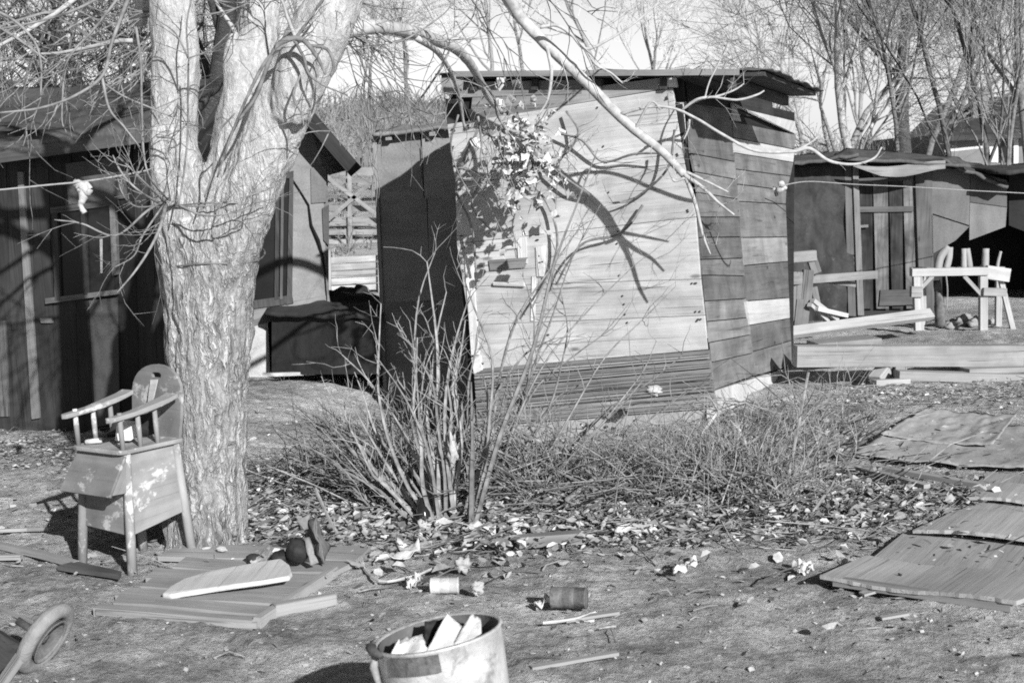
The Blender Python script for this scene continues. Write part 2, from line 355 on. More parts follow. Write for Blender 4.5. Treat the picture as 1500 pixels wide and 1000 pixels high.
# ------------------------------------------------------------------ branches
def smooth_path(c, k=5):
    """Catmull-Rom through rows (x, y, z, r)"""
    c = np.asarray(c, float); q = np.vstack([2*c[0]-c[1], c, 2*c[-1]-c[-2]]); out = []
    for i in range(1, len(q)-2):
        for t in np.linspace(0, 1, k, endpoint=False):
            out.append(.5*(2*q[i]+(q[i+1]-q[i-1])*t+(2*q[i-1]-5*q[i]+4*q[i+1]-q[i+2])*t*t+(3*q[i]-q[i-1]-3*q[i+1]+q[i+2])*t**3))
    out.append(q[-2]); out = np.array(out); out[:, 3] = np.maximum(out[:, 3], .0012); return out
def pxp(rows, k=5, jit=0.):
    """rows (px, py, Y, radius in px) -> smooth path"""
    c = []
    for (x, y, Yd, r) in rows:
        p = P(x+U(-jit, jit), y+U(-jit, jit), Yd); c.append([*p, r*Yd/F])
    return smooth_path(c, k)
def branch(mb, path, n=6, tone=1., bump=.12): mb.tube(path[:, :3], path[:, 3], n, tone, bump=bump)
def side_twigs(mb, path, num, ln, r=.003, tone=1., t0=.15, up_=.25, sub=True, n=3):
    m = len(path)
    for _ in range(num):
        i = random.randint(int(m*t0), m-1); p = path[i, :3]; d = nrm(path[min(i+1, m-1), :3]-path[max(i-1, 0), :3])
        s = nrm(np.cross(d, RS.randn(3))); dd = nrm(d*U(.3, .9)+s*U(.5, 1.)+V(0, 0, up_)); L = ln*U(.4, 1.3)
        q = [p]; k = 5; e = dd.copy()
        for j in range(k): e = nrm(e+RS.randn(3)*.16+V(0, 0, up_*.2)); q.append(q[-1]+e*L/k)
        q = np.array(q); rr = min(r, path[i, 3]*.8); mb.tube(q, np.linspace(rr, rr*.35, k+1), n, tone*U(.7, 1.25), cap=False)
        if sub and L > ln*.5:
            for _ in range(random.randint(1, 3)):
                j = random.randint(1, k-1); e2 = nrm(e+RS.randn(3)*.6); l2 = L*U(.25, .5)
                mb.tube(np.array([q[j], q[j]+e2*l2*.5, q[j]+e2*l2+RS.randn(3)*.03*l2]), [rr*.6, rr*.4, rr*.25], n, tone*U(.7, 1.25), cap=False)
def grow(tr, cr, p, d, r, L, lv, mx, kids, ang, up_, wob, tone=1., rmin=.004, curve=None):
    """recursive bare tree: levels 0-1 go to the trunk mesh, the rest to the crown"""
    k = 7 if lv == 0 else (5 if lv < 3 else 3); q = [V(p)]; e = nrm(d); dirs = [e]
    for j in range(k):
        e = nrm(e+RS.randn(3)*wob+V(0, 0, up_*(1 if lv else .5))); q.append(q[-1]+e*L/k); dirs.append(e)
    q = np.array(q); tip = max(rmin*.5, r*(.45 if lv < mx else .4)); rad = np.linspace(r, tip, k+1)
    (tr if lv < 2 else cr).tube(q, rad, 8 if lv == 0 else (5 if lv == 1 else 3), tone*U(.85, 1.15), cap=False)
    if lv >= mx: return
    n = kids[lv]
    for i in range(n):
        t = U(.25 if lv else .3, 1.) if i < n-1 else 1.; x = t*k; j = min(int(x), k-1); f = x-j
        pp = q[j]*(1-f)+q[j+1]*f; s = nrm(np.cross(dirs[j], RS.randn(3)))
        a = ang*U(.6, 1.3)*(.35 if i == n-1 else 1); dd = nrm(dirs[j]*math.cos(a)+s*math.sin(a))
        grow(tr, cr, pp, dd, max(rmin, rad[min(j+1, k)]*U(.45, .75)), L*U(.5, .8)*(1.05-.35*t if lv == 0 else 1), lv+1, mx, kids, ang, up_, wob*1.1, tone, rmin)
def tree(name, label, px, py, Yd, hgt, r, lean=(0, 0), mx=4, kids=(7, 5, 5, 4), ang=.65, up_=.06, wob=.1, tone=1., bm='twig', tm=None, grp=None, rmin=.005, z0=None):
    p = P(px, py, Yd); z = float(H(p[0], p[1])); p[2] = z-.1
    t = thing(name, p, label, 'tree', grp); a = MB(); c = MB()
    grow(a, c, p, nrm(V(lean[0], lean[1], 1)), r, hgt*.6, 0, mx, kids, ang, up_, wob, tone, rmin)
    a.build('trunk', M[tm or bm], t, True); c.build('crown', M[bm], t); return t

# ------------------------------------------------------------------ buildings
def quad(pl, pts, off=0.): return [pl.hit(x, y, off) for x, y in pts]
def bd(mb, pl, pts, off, th, tone=1., vert=False, j=0.):
    """a board nailed on a wall: its corners are TL, TR, BR, BL"""
    pts = [(x+U(-j, j), y+U(-j, j)) for x, y in pts]; mb.hexa(quad(pl, pts, off), -pl.n*th, tone, vert)
def lerp(a, b, t): return tuple(a[i]*(1-t)+b[i]*t for i in range(len(a)))
class Tilt(Plane):
    def __init__(s, o, e1, e2): s.o = V(o); s.a = nrm(e1); s.n = nrm(np.cross(e1, e2))

# ---- the leaning board shack
E0 = G(1048, 614); FRONT = Plane(E0, (.927, -.375)); E1 = FRONT.hit(986, 113)
A2 = V(.375, .927, 0); SIDE = Tilt(E0, A2, E1-E0)
if SIDE.n[0] < 0: SIDE.n = -SIDE.n
sh = thing('shack', E0-V(.9, -1, .05), 'leaning shack of pale weathered boards with patchwork side wall behind the bare bush', 'shack')
# core behind the boards
c = MB()
c.hexa(quad(FRONT, [(658, 128), (983, 124), (1046, 640), (692, 665)], -.03), -FRONT.n*.05, .35)
c.build('wall_backing', M['dark'], sh)
c = MB(); q = quad(FRONT, [(692, 600), (1048, 596), (1049, 640), (690, 680)], -.015)
c.hexa(q, -FRONT.n*.1, .8); c.build('footing', M['concrete'], sh)
# left wall and back wall
LT = FRONT.hit(660, 150, -.04); LB = FRONT.hit(692, 665, -.04)
c = MB(); D = A2*2.7
c.hexa([LT, LT+D-V(0, 0, .15), LB+D, LB], V(.04, 0, 0), .8)
E0b = FRONT.hit(1042, 612, -.06); E1b = FRONT.hit(984, 120, -.06)
c.hexa([LT+D-V(0, 0, .15), E1b+D-V(0, 0, .3), E0b+D, LB+D], A2*.04, .8)
c.build('rear_wall', M['grey'], sh)
# front boards: row lines left/right
rows = [((652, 182), (985, 129)), ((664, 268), (1003, 240)), ((666, 357), (1019, 318)), ((676, 420), (1026, 409)), ((685, 476), (1032, 462)), ((694, 541), (1037, 512))]
tones = [1.04, .95, 1.0, .9, .97]
wb = MB()
for i in range(5):
    (a, b), (d, e) = rows[i], rows[i+1]
    g = (.35, .2, .35, .2, .3)[i]
    bd(wb, FRONT, [(a[0]+3, a[1]+g), (b[0], b[1]+g), (e[0], e[1]-g), (d[0]+3, d[1]-g)], .004+.0012*(i % 2), .03, tones[i])
wall = wb.build('front_wall', M['pale'], sh, bevel=.003)
wb = MB()
for k, (l0, l1, r0, r1) in enumerate([(541, 556, 513, 526), (557, 571, 527, 539), (572, 588, 540, 556), (590, 604, 557, 574), (605, 624, 575, 597)]):
    bd(wb, FRONT, [(694+k, l0), (1038+k*2, r0), (1040+k*2, r1), (695+k, l1)], .002+.004*(k % 3), .03, U(.7, 1.15))
    for q in range(3):     # ribs
        t = .2+.27*q; yl = l0+(l1-l0)*t; yr = r0+(r1-r0)*t
        bd(wb, FRONT, [(695+k, yl), (1038+k*2, yr), (1038+k*2, yr+2.4), (695+k, yl+2.4)], .012+.002*q+.003*(k % 3), .012, U(.7, 1.3))
wb.build('ribbed_siding', M['slat'], sh)
wb = MB()
bd(wb, FRONT, [(668, 121), (852, 117), (852, 137), (668, 143)], .012, .025, .95)
bd(wb, FRONT, [(692, 143), (840, 138), (842, 150), (690, 160)], .006, .025, 1.0)
bd(wb, FRONT, [(684, 160), (842, 150), (800, 160), (690, 177)], .004, .025, .85)
bd(wb, FRONT, [(852, 130), (984, 112), (985, 128), (800, 159)], .009, .02, 1.25)
bd(wb, FRONT, [(652, 145), (676, 145), (678, 152), (654, 152)], .014, .02, .9)
each(wb, 'eave_board', M['grey'], sh)
wb = MB()
bd(wb, FRONT, [(974, 114), (990, 114), (992, 128), (977, 128)], .03, .03, 1.1)
bd(wb, FRONT, [(680, 374), (692, 374), (702, 520), (690, 520)], .016, .03, 1.25, True)      # casing of the old hatch
bd(wb, FRONT, [(757, 347), (770, 347), (772, 386), (759, 386)], .018, .03, 1.25, True)
bd(wb, FRONT, [(680, 360), (762, 352), (763, 364), (681, 371)], .014, .02, 1.05)
bd(wb, FRONT, [(784, 362), (799, 360), (797, 405), (786, 406)], .014, .02, 1.2, True)
bd(wb, FRONT, [(779, 404), (785, 404), (783, 470), (777, 470)], .014, .02, 1.2, True)
bd(wb, FRONT, [(722, 413), (766, 414), (768, 420), (722, 418)], .03, .03, 1.2)
bd(wb, FRONT, [(690, 524), (703, 520), (706, 542), (694, 548)], .02, .02, 1.2)
each(wb, 'hatch_casing', M['pale'], sh, bevel=.002)
wb = MB(); bd(wb, FRONT, [(716, 381), (772, 377), (768, 392), (718, 396)], .02, .02, .8); bd(wb, FRONT, [(653, 150), (678, 148), (690, 170), (655, 184)], -.02, .02, .25)
each(wb, 'hatch_panel', M['grey'], sh)
wb = MB()
bd(wb, FRONT, [(986, 150), (997, 152), (1048, 606), (1040, 604)], .0, .05, .5, True); wb.build('corner_post', M['dark'], sh)
wb = MB()
for i in range(70):      # nail heads
    k = random.choice([0, 1, 2, 3, 4]); a = lerp(rows[k][0], rows[k+1][0], random.choice([.1, .88])); b = lerp(rows[k][1], rows[k+1][1], random.choice([.1, .88]))
    p = lerp(a, b, random.choice([.02, .03, .33, .34, .66, .96, .97])+U(-.006, .006)); o = FRONT.hit(p[0]+3, p[1], .012)
    wb.lathe([(.0, .004), (.006, .003), (.006, -.004)], 6, (o, FRONT.a, V(0, 0, 1), FRONT.n), .4)
wb.build('nail_heads', M['rust'], sh)
# the side wall: patched with odd boards
L = [((1008, 150), (1072, 160)), ((1013, 225), (1077, 237)), ((1019, 252), (1079, 263)), ((1023, 282), (1082, 292)), ((1026, 318), (1085, 318)), ((1027, 348), (1088, 347)), ((1029, 380), (1090, 378)), ((1031, 403), (1092, 404)), ((1033, 441), (1095, 437)), ((1035, 471), (1098, 465)), ((1038, 502), (1100, 490)), ((1041, 531), (1103, 517)), ((1047, 571), (1106, 549))]
Lt = [.85, 1.1, 1.15, 1.1, .75, .82, .98, .8, 1.2, 1.35, 1.1, .95]
Q = [((1073, 178), (1166, 197)), ((1075, 202), (1164, 219)), ((1077, 224), (1162, 238)), ((1079, 248), (1158, 258)), ((1082, 270), (1152, 279)), ((1083, 295), (1151, 299)), ((1086, 348), (1153, 347)), ((1090, 389), (1154, 383)), ((1093, 441), (1156, 436)), ((1099, 476), (1157, 466)), ((1103, 515), (1159, 499)), ((1107, 550), (1160, 536))]
Qt = [.95, 0, 1.0, 1.1, 1.05, 1.1, 1.5, .72, 0, .78, 1.05]
wb = MB(); wc = MB()
for i in range(12):
    a, b = L[i]; d, e = L[i+1]; bd(wb, SIDE, [(a[0], a[1]+.6), (b[0], b[1]+.6), (e[0], e[1]-.6), (d[0], d[1]-.6)], .004+.006*(i % 2)+U(0, .003), .02, Lt[i])
for i in range(11):
    a, b = Q[i]; d, e = Q[i+1]; s = wc if i in (1, 8) else wb
    bd(s, SIDE, [(a[0], a[1]+.6), (b[0], b[1]+.6), (e[0], e[1]-.6), (d[0], d[1]-.6)], .006+.006*((i+1) % 2)+U(0, .003)+(.01 if s is wc else 0), .02, 1.0 if s is wc else Qt[i])
bd(wc, SIDE, [(1073, 150), (1080, 158), (1165, 178), (1165, 196)], .02, .02, 1.); bd(wc, SIDE, [(1072, 152), (1079, 158), (1086, 178), (1073, 176)], .024, .012, 1.)
wb.build('side_wall', M['patch'], sh, bevel=.002); wc.build('pale_side_boards', M['bright'], sh)
wb = MB(); bd(wb, SIDE, [(1006, 128), (1164, 165), (1162, 560), (1046, 600)], -.025, .03, .4); bd(wb, SIDE, [(1005, 118), (1130, 140), (1135, 178), (1008, 152)], .0, .02, .6)
wb.build('side_wall_backing', M['dark'], sh)
wb = MB(); bd(wb, SIDE, [(1047, 572), (1160, 537), (1162, 590), (1049, 625)], .012, .06, 1.15); wb.build('side_footing', M['concrete'], sh)
# roof
FL = FRONT.hit(648, 112, .06); FR = FRONT.hit(1122, 107, .06); RR = Plane(FR, A2).hit(1197, 137); RL = FL+(RR-FR)
wb = MB(); NB = 11; rn = nrm(np.cross(FR-FL, RR-FR))
for i in range(NB):
    a = lerp(FL, FR, i/NB+.002); b = lerp(FL, FR, (i+1)/NB-.002); j = U(-.04, .04)
    d = nrm(RR-FR); ln = np.linalg.norm(RR-FR); up_ = rn*(.004*(i % 2)+U(0, .006))
    a, b = V(a)+d*U(-.03, .02)+up_, V(b)+d*U(-.03, .02)+up_
    wb.hexa([a, a+d*(ln+j), b+d*(ln+j), b], rn*-.025, U(.7, 1.2))
rf = wb.build('roof', M['dark'], sh)
wb = MB(); wb.sheet([FL-A2*.05+V(-.03, 0, .02), FR-A2*.03+V(.05, 0, .02), RR+V(.05, 0, .012), RL+V(-.03, 0, .03)], 40, 24, .02, 9); wb.build('roofing_felt', M['roof'], rf, True, solid=.006)
wb = MB(); f0 = FRONT.hit(664, 107, .13); f1 = FRONT.hit(1082, 104, .13)
wb.hexa([f0+V(0, 0, .012), f1+V(0, 0, .012), f1-V(0, 0, .026), f0-V(0, 0, .026)], -FRONT.n*.02, 1.); wb.hexa([FRONT.hit(x, y, .10) for x, y in ((646, 115), (678, 113), (676, 133), (648, 136))], -FRONT.n*.02, 1.1)
wb.build('fascia', M['grey'], rf)
wb = MB()
for i in range(5):
    a = lerp(FL, FR, .1+.2*i); wb.bar(V(a)-rn*.06+A2*.02, V(a)+(RR-FR)*.97-rn*.06, .045, .07, rn, U(.8, 1.2))
each(wb, 'rafter', M['dark'], rf)
wb = MB(); bd(wb, FRONT, [(660, 116), (1000, 112), (1003, 150), (662, 160)], -.09, .02, .5); wb.build('gable_filler', M['dark'], sh)
# weathered post and filler at the eave of the side
# ---- the tar paper lean-to
LO = G(565, 612); LEAN = Plane(P(565, 500, 11.65), (.985, -.17))
lt = thing('tar_paper_shed', LEAN.hit(610, 605), 'narrow tar paper lean-to standing in the shade left of the board shack', 'shed')
wb = MB()
for (q, off, t) in [([(548, 196), (615, 194), (620, 292), (556, 293)], .004, 1.), ([(617, 194), (665, 186), (672, 290), (622, 291)], .009, 1.06), ([(556, 291), (624, 290), (630, 440), (562, 446)], .001, .9), ([(626, 288), (690, 288), (694, 440), (630, 441)], .006, .95), ([(562, 444), (640, 441), (640, 640), (566, 640)], .012, .8), ([(640, 441), (700, 440), (705, 640), (640, 640)], .003, .85)]:
    bd(wb, LEAN, q, off, .02, t, True, .6)
wb.build('front_wall', M['tarl'], lt)
wb = MB(); bd(wb, LEAN, [(549, 200), (700, 190), (704, 640), (567, 640)], -.02, .03, .6)
a, b = LEAN.hit(549, 197, -.03), LEAN.hit(567, 640, -.03); D2 = V(.1, 1, 0)*1.5; wb.hexa([a, a+D2-V(0, 0, .1), b+D2, b], V(.03, 0, 0), .6)
wb.build('side_wall', M['dark'], lt)
wb = MB(); a, b = LEAN.hit(544, 197, .12), LEAN.hit(700, 184, .12); D3 = V(.12, 1.6, -.05)+V(0, 0, .16)
wb.sheet([a, b, b+D3, a+D3], 16, 10, .02, 5); rfl = wb.build('roof', M['tarl'], lt, True, solid=.025)
wb = MB()
for px in (569, 633, 676): p = LEAN.hit(px, 199-(px-569)*.1, .09); wb.bar(p, p+V(.1, 1.4, .05), .05, .07)
each(wb, 'rafter_end', M['grey'], rfl)
wb = MB(); wb.bar(LEAN.hit(549, 200, .02), LEAN.hit(566, 610, .02), .03, .03, (0, 1, 0), .9); wb.bar(LEAN.hit(617, 215, .018), LEAN.hit(619, 262, .018), .012, .01, (0, 1, 0), .4); each(wb, 'corner_batten', M['grey'], lt)

# ---- the house on the left: gable wing and low eave wing
GB = Plane(G(392, 552), (math.cos(R(10)), math.sin(R(10)))); gd = V(-math.sin(R(10)), math.cos(R(10)), 0)
ho = thing('house', GB.hit(380, 550), 'low old house in mottled tree shade, its gable wing behind the big tree', 'house')
wb = MB(); out = [(268, 560), (250, 215), (292, 205), (375, 88), (455, 190), (472, 240), (480, 452), (470, 462), (366, 470), (366, 560)]
wb.prism([GB.hit(x, y) for x, y in out], -GB.n*.08, 1.); wb.build('gable_wall', M['plaster'], ho)
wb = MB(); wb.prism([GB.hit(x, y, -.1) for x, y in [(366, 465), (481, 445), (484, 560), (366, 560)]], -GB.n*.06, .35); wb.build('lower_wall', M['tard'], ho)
wb = MB(); bd(wb, GB, [(366, 468), (392, 464), (396, 552), (364, 552)], .02, .3, 1.); wb.build('foundation_pier', M['concrete'], ho)
a, b = GB.hit(480, 240, -.01), GB.hit(483, 560, -.01); wb = MB(); wb.hexa([a, a+gd*4, b+gd*4, b], V(-.06, 0, 0), .7); wb.build('right_wall', M['plaster'], ho)
wb = MB(); bd(wb, GB, [(362, 452), (482, 432), (484, 446), (362, 470)], .012, .03, .95); bd(wb, GB, [(360, 470), (400, 462), (402, 470), (360, 480)], .03, .04, .6); each(wb, 'skirt_board', M['grey'], ho)
wb = MB()    # window
for q, t in [([(424, 258), (430, 256), (428, 444), (420, 446)], 1.), ([(404, 262), (409, 261), (408, 438), (402, 439)], .8), ([(384, 262), (430, 250), (430, 259), (384, 271)], .8), ([(372, 440), (428, 432), (430, 444), (372, 452)], .9), ([(412, 262), (416, 261), (414, 438), (410, 438)], 1.3)]: bd(wb, GB, q, .03+U(0, .01), .05, t*.75, True)
wf = wb.build('window_frame', M['mid'], ho); wb = MB(); bd(wb, GB, [(380, 264), (426, 256), (424, 440), (372, 446)], .008, .01, .8); wb.build('pane', M['glass'], wf)
wb = MB(); bd(wb, GB, [(455, 246), (478, 243), (478, 296), (456, 298)], .015, .01, .75); bd(wb, GB, [(472, 305), (482, 300), (482, 360), (474, 352)], .02, .01, .4); each(wb, 'patch_panel', M['card'], ho)
wb = MB(); branch(wb, np.array([[*GB.hit(x, y, .02), r] for x, y, r in [(428, 262, .006), (440, 280, .006), (452, 300, .008), (456, 330, .012), (466, 352, .018), (472, 372, .012), (476, 400, .006), (479, 440, .004)]]), 5, .3); wb.build('wall_crack', M['tard'], ho)
ap = GB.hit(375, 70, .35); er = GB.hit(521, 240, .35); el = GB.hit(272, 232, .35)
rfh = None
for (e_, nm) in ((er, 'right'), (el, 'left')):
    wb = MB(); wb.hexa([ap, ap+gd*4.6, e_+gd*4.6, e_], V(0, 0, -.035), 1.)
    o = wb.build('roof', M['roof'], ho)
    d = nrm(e_-ap); wb = MB(); wb.bar(ap-V(0, 0, .07)+GB.n*.01, e_-V(0, 0, .07)+GB.n*.01, .03, .12, (0, 0, 1), .5); each(wb, 'barge_board', M['dark'], o)
# eave wing
WG = Plane(P(240, 600, 9.75), nrm(V(1, -.22, 0))); wd = V(-.2, 1, 0)
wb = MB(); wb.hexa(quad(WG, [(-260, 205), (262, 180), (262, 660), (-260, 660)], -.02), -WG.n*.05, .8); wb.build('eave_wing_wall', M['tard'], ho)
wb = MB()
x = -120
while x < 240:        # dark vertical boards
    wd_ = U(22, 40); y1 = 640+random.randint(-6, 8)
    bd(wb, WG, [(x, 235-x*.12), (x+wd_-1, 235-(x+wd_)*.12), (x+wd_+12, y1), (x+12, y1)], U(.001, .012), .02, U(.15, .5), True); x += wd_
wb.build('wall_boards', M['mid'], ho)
wb = MB()
for q, t in [([(25, 252), (33, 252), (58, 612), (46, 614)], .75), ([(-2, 470), (8, 470), (12, 610), (-1, 610)], .5), ([(58, 466), (74, 466), (76, 473), (60, 473)], .6), ([(-60, 250), (-52, 250), (-36, 612), (-44, 612)], .7)]: bd(wb, WG, q, .03, .03, t, True)
each(wb, 'batten', M['grey'], ho)
wb = MB()
for q, t in [([(73, 304), (170, 292), (171, 300), (74, 313)], 1.), ([(160, 300), (168, 299), (172, 402), (164, 404)], 1.25), ([(76, 312), (83, 311), (88, 440), (80, 441)], .5), ([(66, 437), (172, 424), (172, 431), (66, 445)], 1.35), ([(118, 308), (124, 308), (128, 432), (122, 432)], .45)]: bd(wb, WG, q, .045+U(0, .006), .05, t, q[2][1]-q[0][1] > 50)
wf = wb.build('window_frame', M['mid'], ho); wb = MB(); bd(wb, WG, [(78, 312), (166, 300), (168, 430), (80, 440)], .02, .008, .9); wb.build('pane', M['glass'], wf)
wb = MB(); bd(wb, WG, [(96, 240), (182, 228), (186, 290), (100, 300)], .028, .01, .4); bd(wb, WG, [(130, 440), (172, 436), (175, 620), (140, 625)], .03, .01, .3); bd(wb, WG, [(146, 350), (150, 350), (150, 400), (147, 400)], .034, .004, 1.6); each(wb, 'patch_panel', M['card'], ho)
e0, e1 = WG.hit(-300, 262, .3), WG.hit(268, 184, .3); r0, r1 = P(-300, 150, 13.), P(330, 118, 12.4)
wb = MB(); wb.sheet([e0, e1, r1, r0], 30, 12, .03, 6); rfw = wb.build('roof', M['roof'], ho, True, solid=.05)
wb = MB()
for t0, t1, h, o in ((0, .5, .055, .02), (.5, 1, .06, .025)):
    a, b = lerp(e0, e1, t0), lerp(e0, e1, t1); a = V(a)+WG.n*o; b = V(b)+WG.n*o; wb.hexa([a, b, b-V(0, 0, h*1.3), a-V(0, 0, h*1.4)], -WG.n*.025, U(.9, 1.1))
wb.build('fascia', M['mid'], rfw)

# ---- dark cellar box in the shade between house and lean-to
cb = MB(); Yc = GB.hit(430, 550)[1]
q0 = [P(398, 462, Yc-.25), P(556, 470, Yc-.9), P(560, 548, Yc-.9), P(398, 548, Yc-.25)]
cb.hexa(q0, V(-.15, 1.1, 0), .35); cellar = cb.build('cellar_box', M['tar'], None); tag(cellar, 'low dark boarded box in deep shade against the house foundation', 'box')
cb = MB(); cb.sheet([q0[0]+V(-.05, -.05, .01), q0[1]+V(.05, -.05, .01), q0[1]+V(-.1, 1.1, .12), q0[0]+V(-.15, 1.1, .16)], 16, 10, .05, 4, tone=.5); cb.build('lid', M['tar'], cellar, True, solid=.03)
cb = MB(); a = P(385, 549, Yc-.4); b = P(462, 546, Yc-.4); cb.bar(a, b, .05, .03, tone=1.); tag(cb.build('ground_rail', M['bright'], None), 'thin pale strip of wood lying at the edge of the house shadow', 'wood strip')
db = MB(); p = P(512, 440, 15.6); db.blob(p, (.24, .2, .14), 3, 14, 9, .5); db.blob(p+V(.13, .05, .07), (.1, .1, .09), 5, 10, 7, .4); tag(db.build('junk_heap', M['black'], None, True), 'dark lump of junk in front of the sunlit dirt mound', 'junk heap')

# ---- the coop on the right
CP = G(1262, 466); COOP = Plane(CP, (1, .12)); cpb = thing('coop', COOP.hit(1300, 470), 'low dark tar paper coop with plank door behind the rough bench', 'coop')
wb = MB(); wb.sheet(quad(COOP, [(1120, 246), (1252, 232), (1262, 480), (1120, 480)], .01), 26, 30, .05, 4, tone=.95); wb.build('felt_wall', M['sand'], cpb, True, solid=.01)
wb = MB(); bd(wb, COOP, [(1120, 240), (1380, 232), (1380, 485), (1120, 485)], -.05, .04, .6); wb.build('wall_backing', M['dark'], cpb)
wb = MB(); bd(wb, COOP, [(1249, 238), (1257, 238), (1266, 466), (1257, 466)], .06, .06, .8, True); bd(wb, COOP, [(1237, 240), (1248, 240), (1256, 466), (1243, 466)], .03, .03, .5, True); each(wb, 'door_post', M['grey'], cpb)
dr = MB(); xs = [1257, 1278, 1301, 1322, 1341]
for i in range(4): bd(dr, COOP, [(xs[i]+.5, 250), (xs[i+1]-.5, 250), (xs[i+1]+1, 452), (xs[i]+6, 452)], .0+.004*(i % 2), .02, [.45, 1.6, .6, 1.8][i], True)
dro = dr.build('door', M['ply'], cpb)
wb = MB(); bd(wb, COOP, [(1255, 262), (1338, 255), (1338, 263), (1255, 270)], .03, .03, .9); bd(wb, COOP, [(1256, 303), (1338, 302), (1338, 310), (1256, 311)], .03, .03, 1.); bd(wb, COOP, [(1290, 425), (1350, 424), (1350, 446), (1288, 448)], .03, .03, 1.); each(wb, 'cross_bar', M['mid'], dro)
wb = MB(); bd(wb, COOP, [(1252, 330), (1272, 329), (1272, 333), (1252, 334)], .05, .02, 1.); wb.build('hinge', M['rust'], dro)
wb = MB(); bd(wb, COOP, [(1340, 240), (1365, 240), (1369, 460), (1348, 460)], .05, .08, 1., True); wb.build('jamb', M['mid'], cpb)
wb = MB()
for q, t, o in [([(1366, 246), (1421, 250), (1420, 330), (1364, 312)], .65, .04), ([(1422, 250), (1475, 264), (1475, 303), (1421, 296)], .5, .03), ([(1421, 297), (1475, 304), (1473, 332), (1420, 352)], .8, .045), ([(1364, 314), (1420, 332), (1400, 352), (1366, 372)], .62, .05)]: bd(wb, COOP, q, o, .02, t)  # lower edges cut along the slanting edge of a cast shadow
each(wb, 'light_panel', M['card'], cpb)
wb = MB()  # roof: sagging felt
def cr(px, py, o): return COOP.hit(px, py, o)
wb.sheet([cr(1110, 248, .25), cr(1258, 228, .4), cr(1250, 222, -2.2), cr(1120, 232, -2.2)], 16, 10, .03, 5, .01)
wb.sheet([cr(1215, 232, .35), cr(1422, 243, .35), cr(1400, 232, -2.2), cr(1240, 217, -2.2)], 20, 10, .028, 5, -.01)
wb.sheet([cr(1380, 236, .25), cr(1476, 276, .3), cr(1478, 252, -2.2), cr(1390, 232, -2.2)], 14, 10, .03, 5, .02)
cro = wb.build('roof', M['roof'], cpb, True, solid=.03)
wb = MB(); wb.plank([cr(1250, 241, .33), cr(1385, 237, .33), cr(1385, 246, .36), cr(1290, 255, .38)], .02, (0, 0, 1), 8, .02, .9); each(wb, 'roof_board', M['grey'], cro)
wb = MB(); a, b = COOP.hit(1120, 246, -.06), COOP.hit(1120, 480, -.06); wb.hexa([a, a+V(0, 2.4, 0), b+V(0, 2.4, 0), b], V(.05, 0, 0), .6); wb.build('side_wall', M['dark'], cpb)
# right end: a hollow black bay in place of the wall's cast shadow
bay = thing('shadow_bay', COOP.hit(1480, 470, -.4), 'hollow black bay standing in for the shadowed shed wall at the right edge beyond the light panels', 'shed')
wb = MB(); q = quad(COOP, [(1368, 250), (1640, 240), (1640, 480), (1368, 480)], -1.9); wb.hexa(q, -COOP.n*.05, .6); wb.build('shadow_bay_back', M['tard'], bay)
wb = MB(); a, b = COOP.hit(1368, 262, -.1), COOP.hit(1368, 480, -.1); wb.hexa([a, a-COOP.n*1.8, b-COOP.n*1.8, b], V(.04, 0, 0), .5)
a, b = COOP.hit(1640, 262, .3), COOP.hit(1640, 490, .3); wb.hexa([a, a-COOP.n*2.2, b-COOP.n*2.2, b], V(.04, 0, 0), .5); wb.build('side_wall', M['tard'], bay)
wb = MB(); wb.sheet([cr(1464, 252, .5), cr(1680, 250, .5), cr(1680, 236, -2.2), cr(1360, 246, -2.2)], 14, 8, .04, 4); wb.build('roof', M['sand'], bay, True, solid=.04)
wb = MB(); bd(wb, COOP, [(1478, 256), (1660, 254), (1660, 400), (1478, 330)], -.1, .03, .5); wb.build('shadow_sheet', M['tard'], bay)  # black sheet filling the upper bay, part of the stand-in shadow

# ---- far houses
def far_house(name, label, pts, Yd, depth, roofpts, extra):
    o = P(*pts[0], Yd); o[2] = float(H(o[0], o[1])); t = thing(name, o, label, 'house')
    wb = MB(); q = [P(x, y, Yd) for x, y in pts]; q[2][2] = q[3][2] = o[2]-.5; wb.hexa(q, V(0, depth, 0), 1.); wb.build('wall', M['hwall'], t)
    wb = MB(); q = [P(x, y, Yd-.5) for x, y in roofpts[:2]]+[P(x, y, Yd+depth/2) for x, y in roofpts[2:]]; wb.hexa(q, V(0, 0, -.15), 1.)
    q2 = [q[3], q[2], q[2]+(q[2]-q[1])*V(1, 1, -1), q[3]+(q[3]-q[0])*V(1, 1, -1)]; wb.hexa(q2, V(0, 0, -.15), 1.); r = wb.build('roof', M['hroof'], t); extra(t, r, Yd); return t
def ex1(t, r, Yd):
    wb = MB(); a = P(1433, 128, Yd+1.5); wb.bar(a-V(0, 0, 1.2), a, .5, .5, (0, 1, 0)); wb.build('chimney', M['hwall'], r)
    wb = MB()
    for x0, x1, y0, y1 in ((1448, 1462, 202, 238), (1485, 1492, 200, 240)): wb.hexa([P(x0, y0, Yd-.06), P(x1, y0, Yd-.06), P(x1, y1, Yd-.06), P(x0, y1, Yd-.06)], V(0, .05, 0), 1.)
    each(wb, 'porch_post', M['hwhite'], t)
    wb = MB(); wb.hexa([P(1464, 204, Yd-.03), P(1484, 203, Yd-.03), P(1484, 238, Yd-.03), P(1464, 238, Yd-.03)], V(0, .02, 0), .8); wb.build('window', M['glass'], t)
    wb = MB(); wb.hexa([P(1384, 219, Yd-1.5), P(1448, 213, Yd-1.5), P(1448, 216, Yd-1.5), P(1384, 223, Yd-1.5)], V(0, .1, 0), 1.); wb.build('porch_edge', M['hwhite'], t)
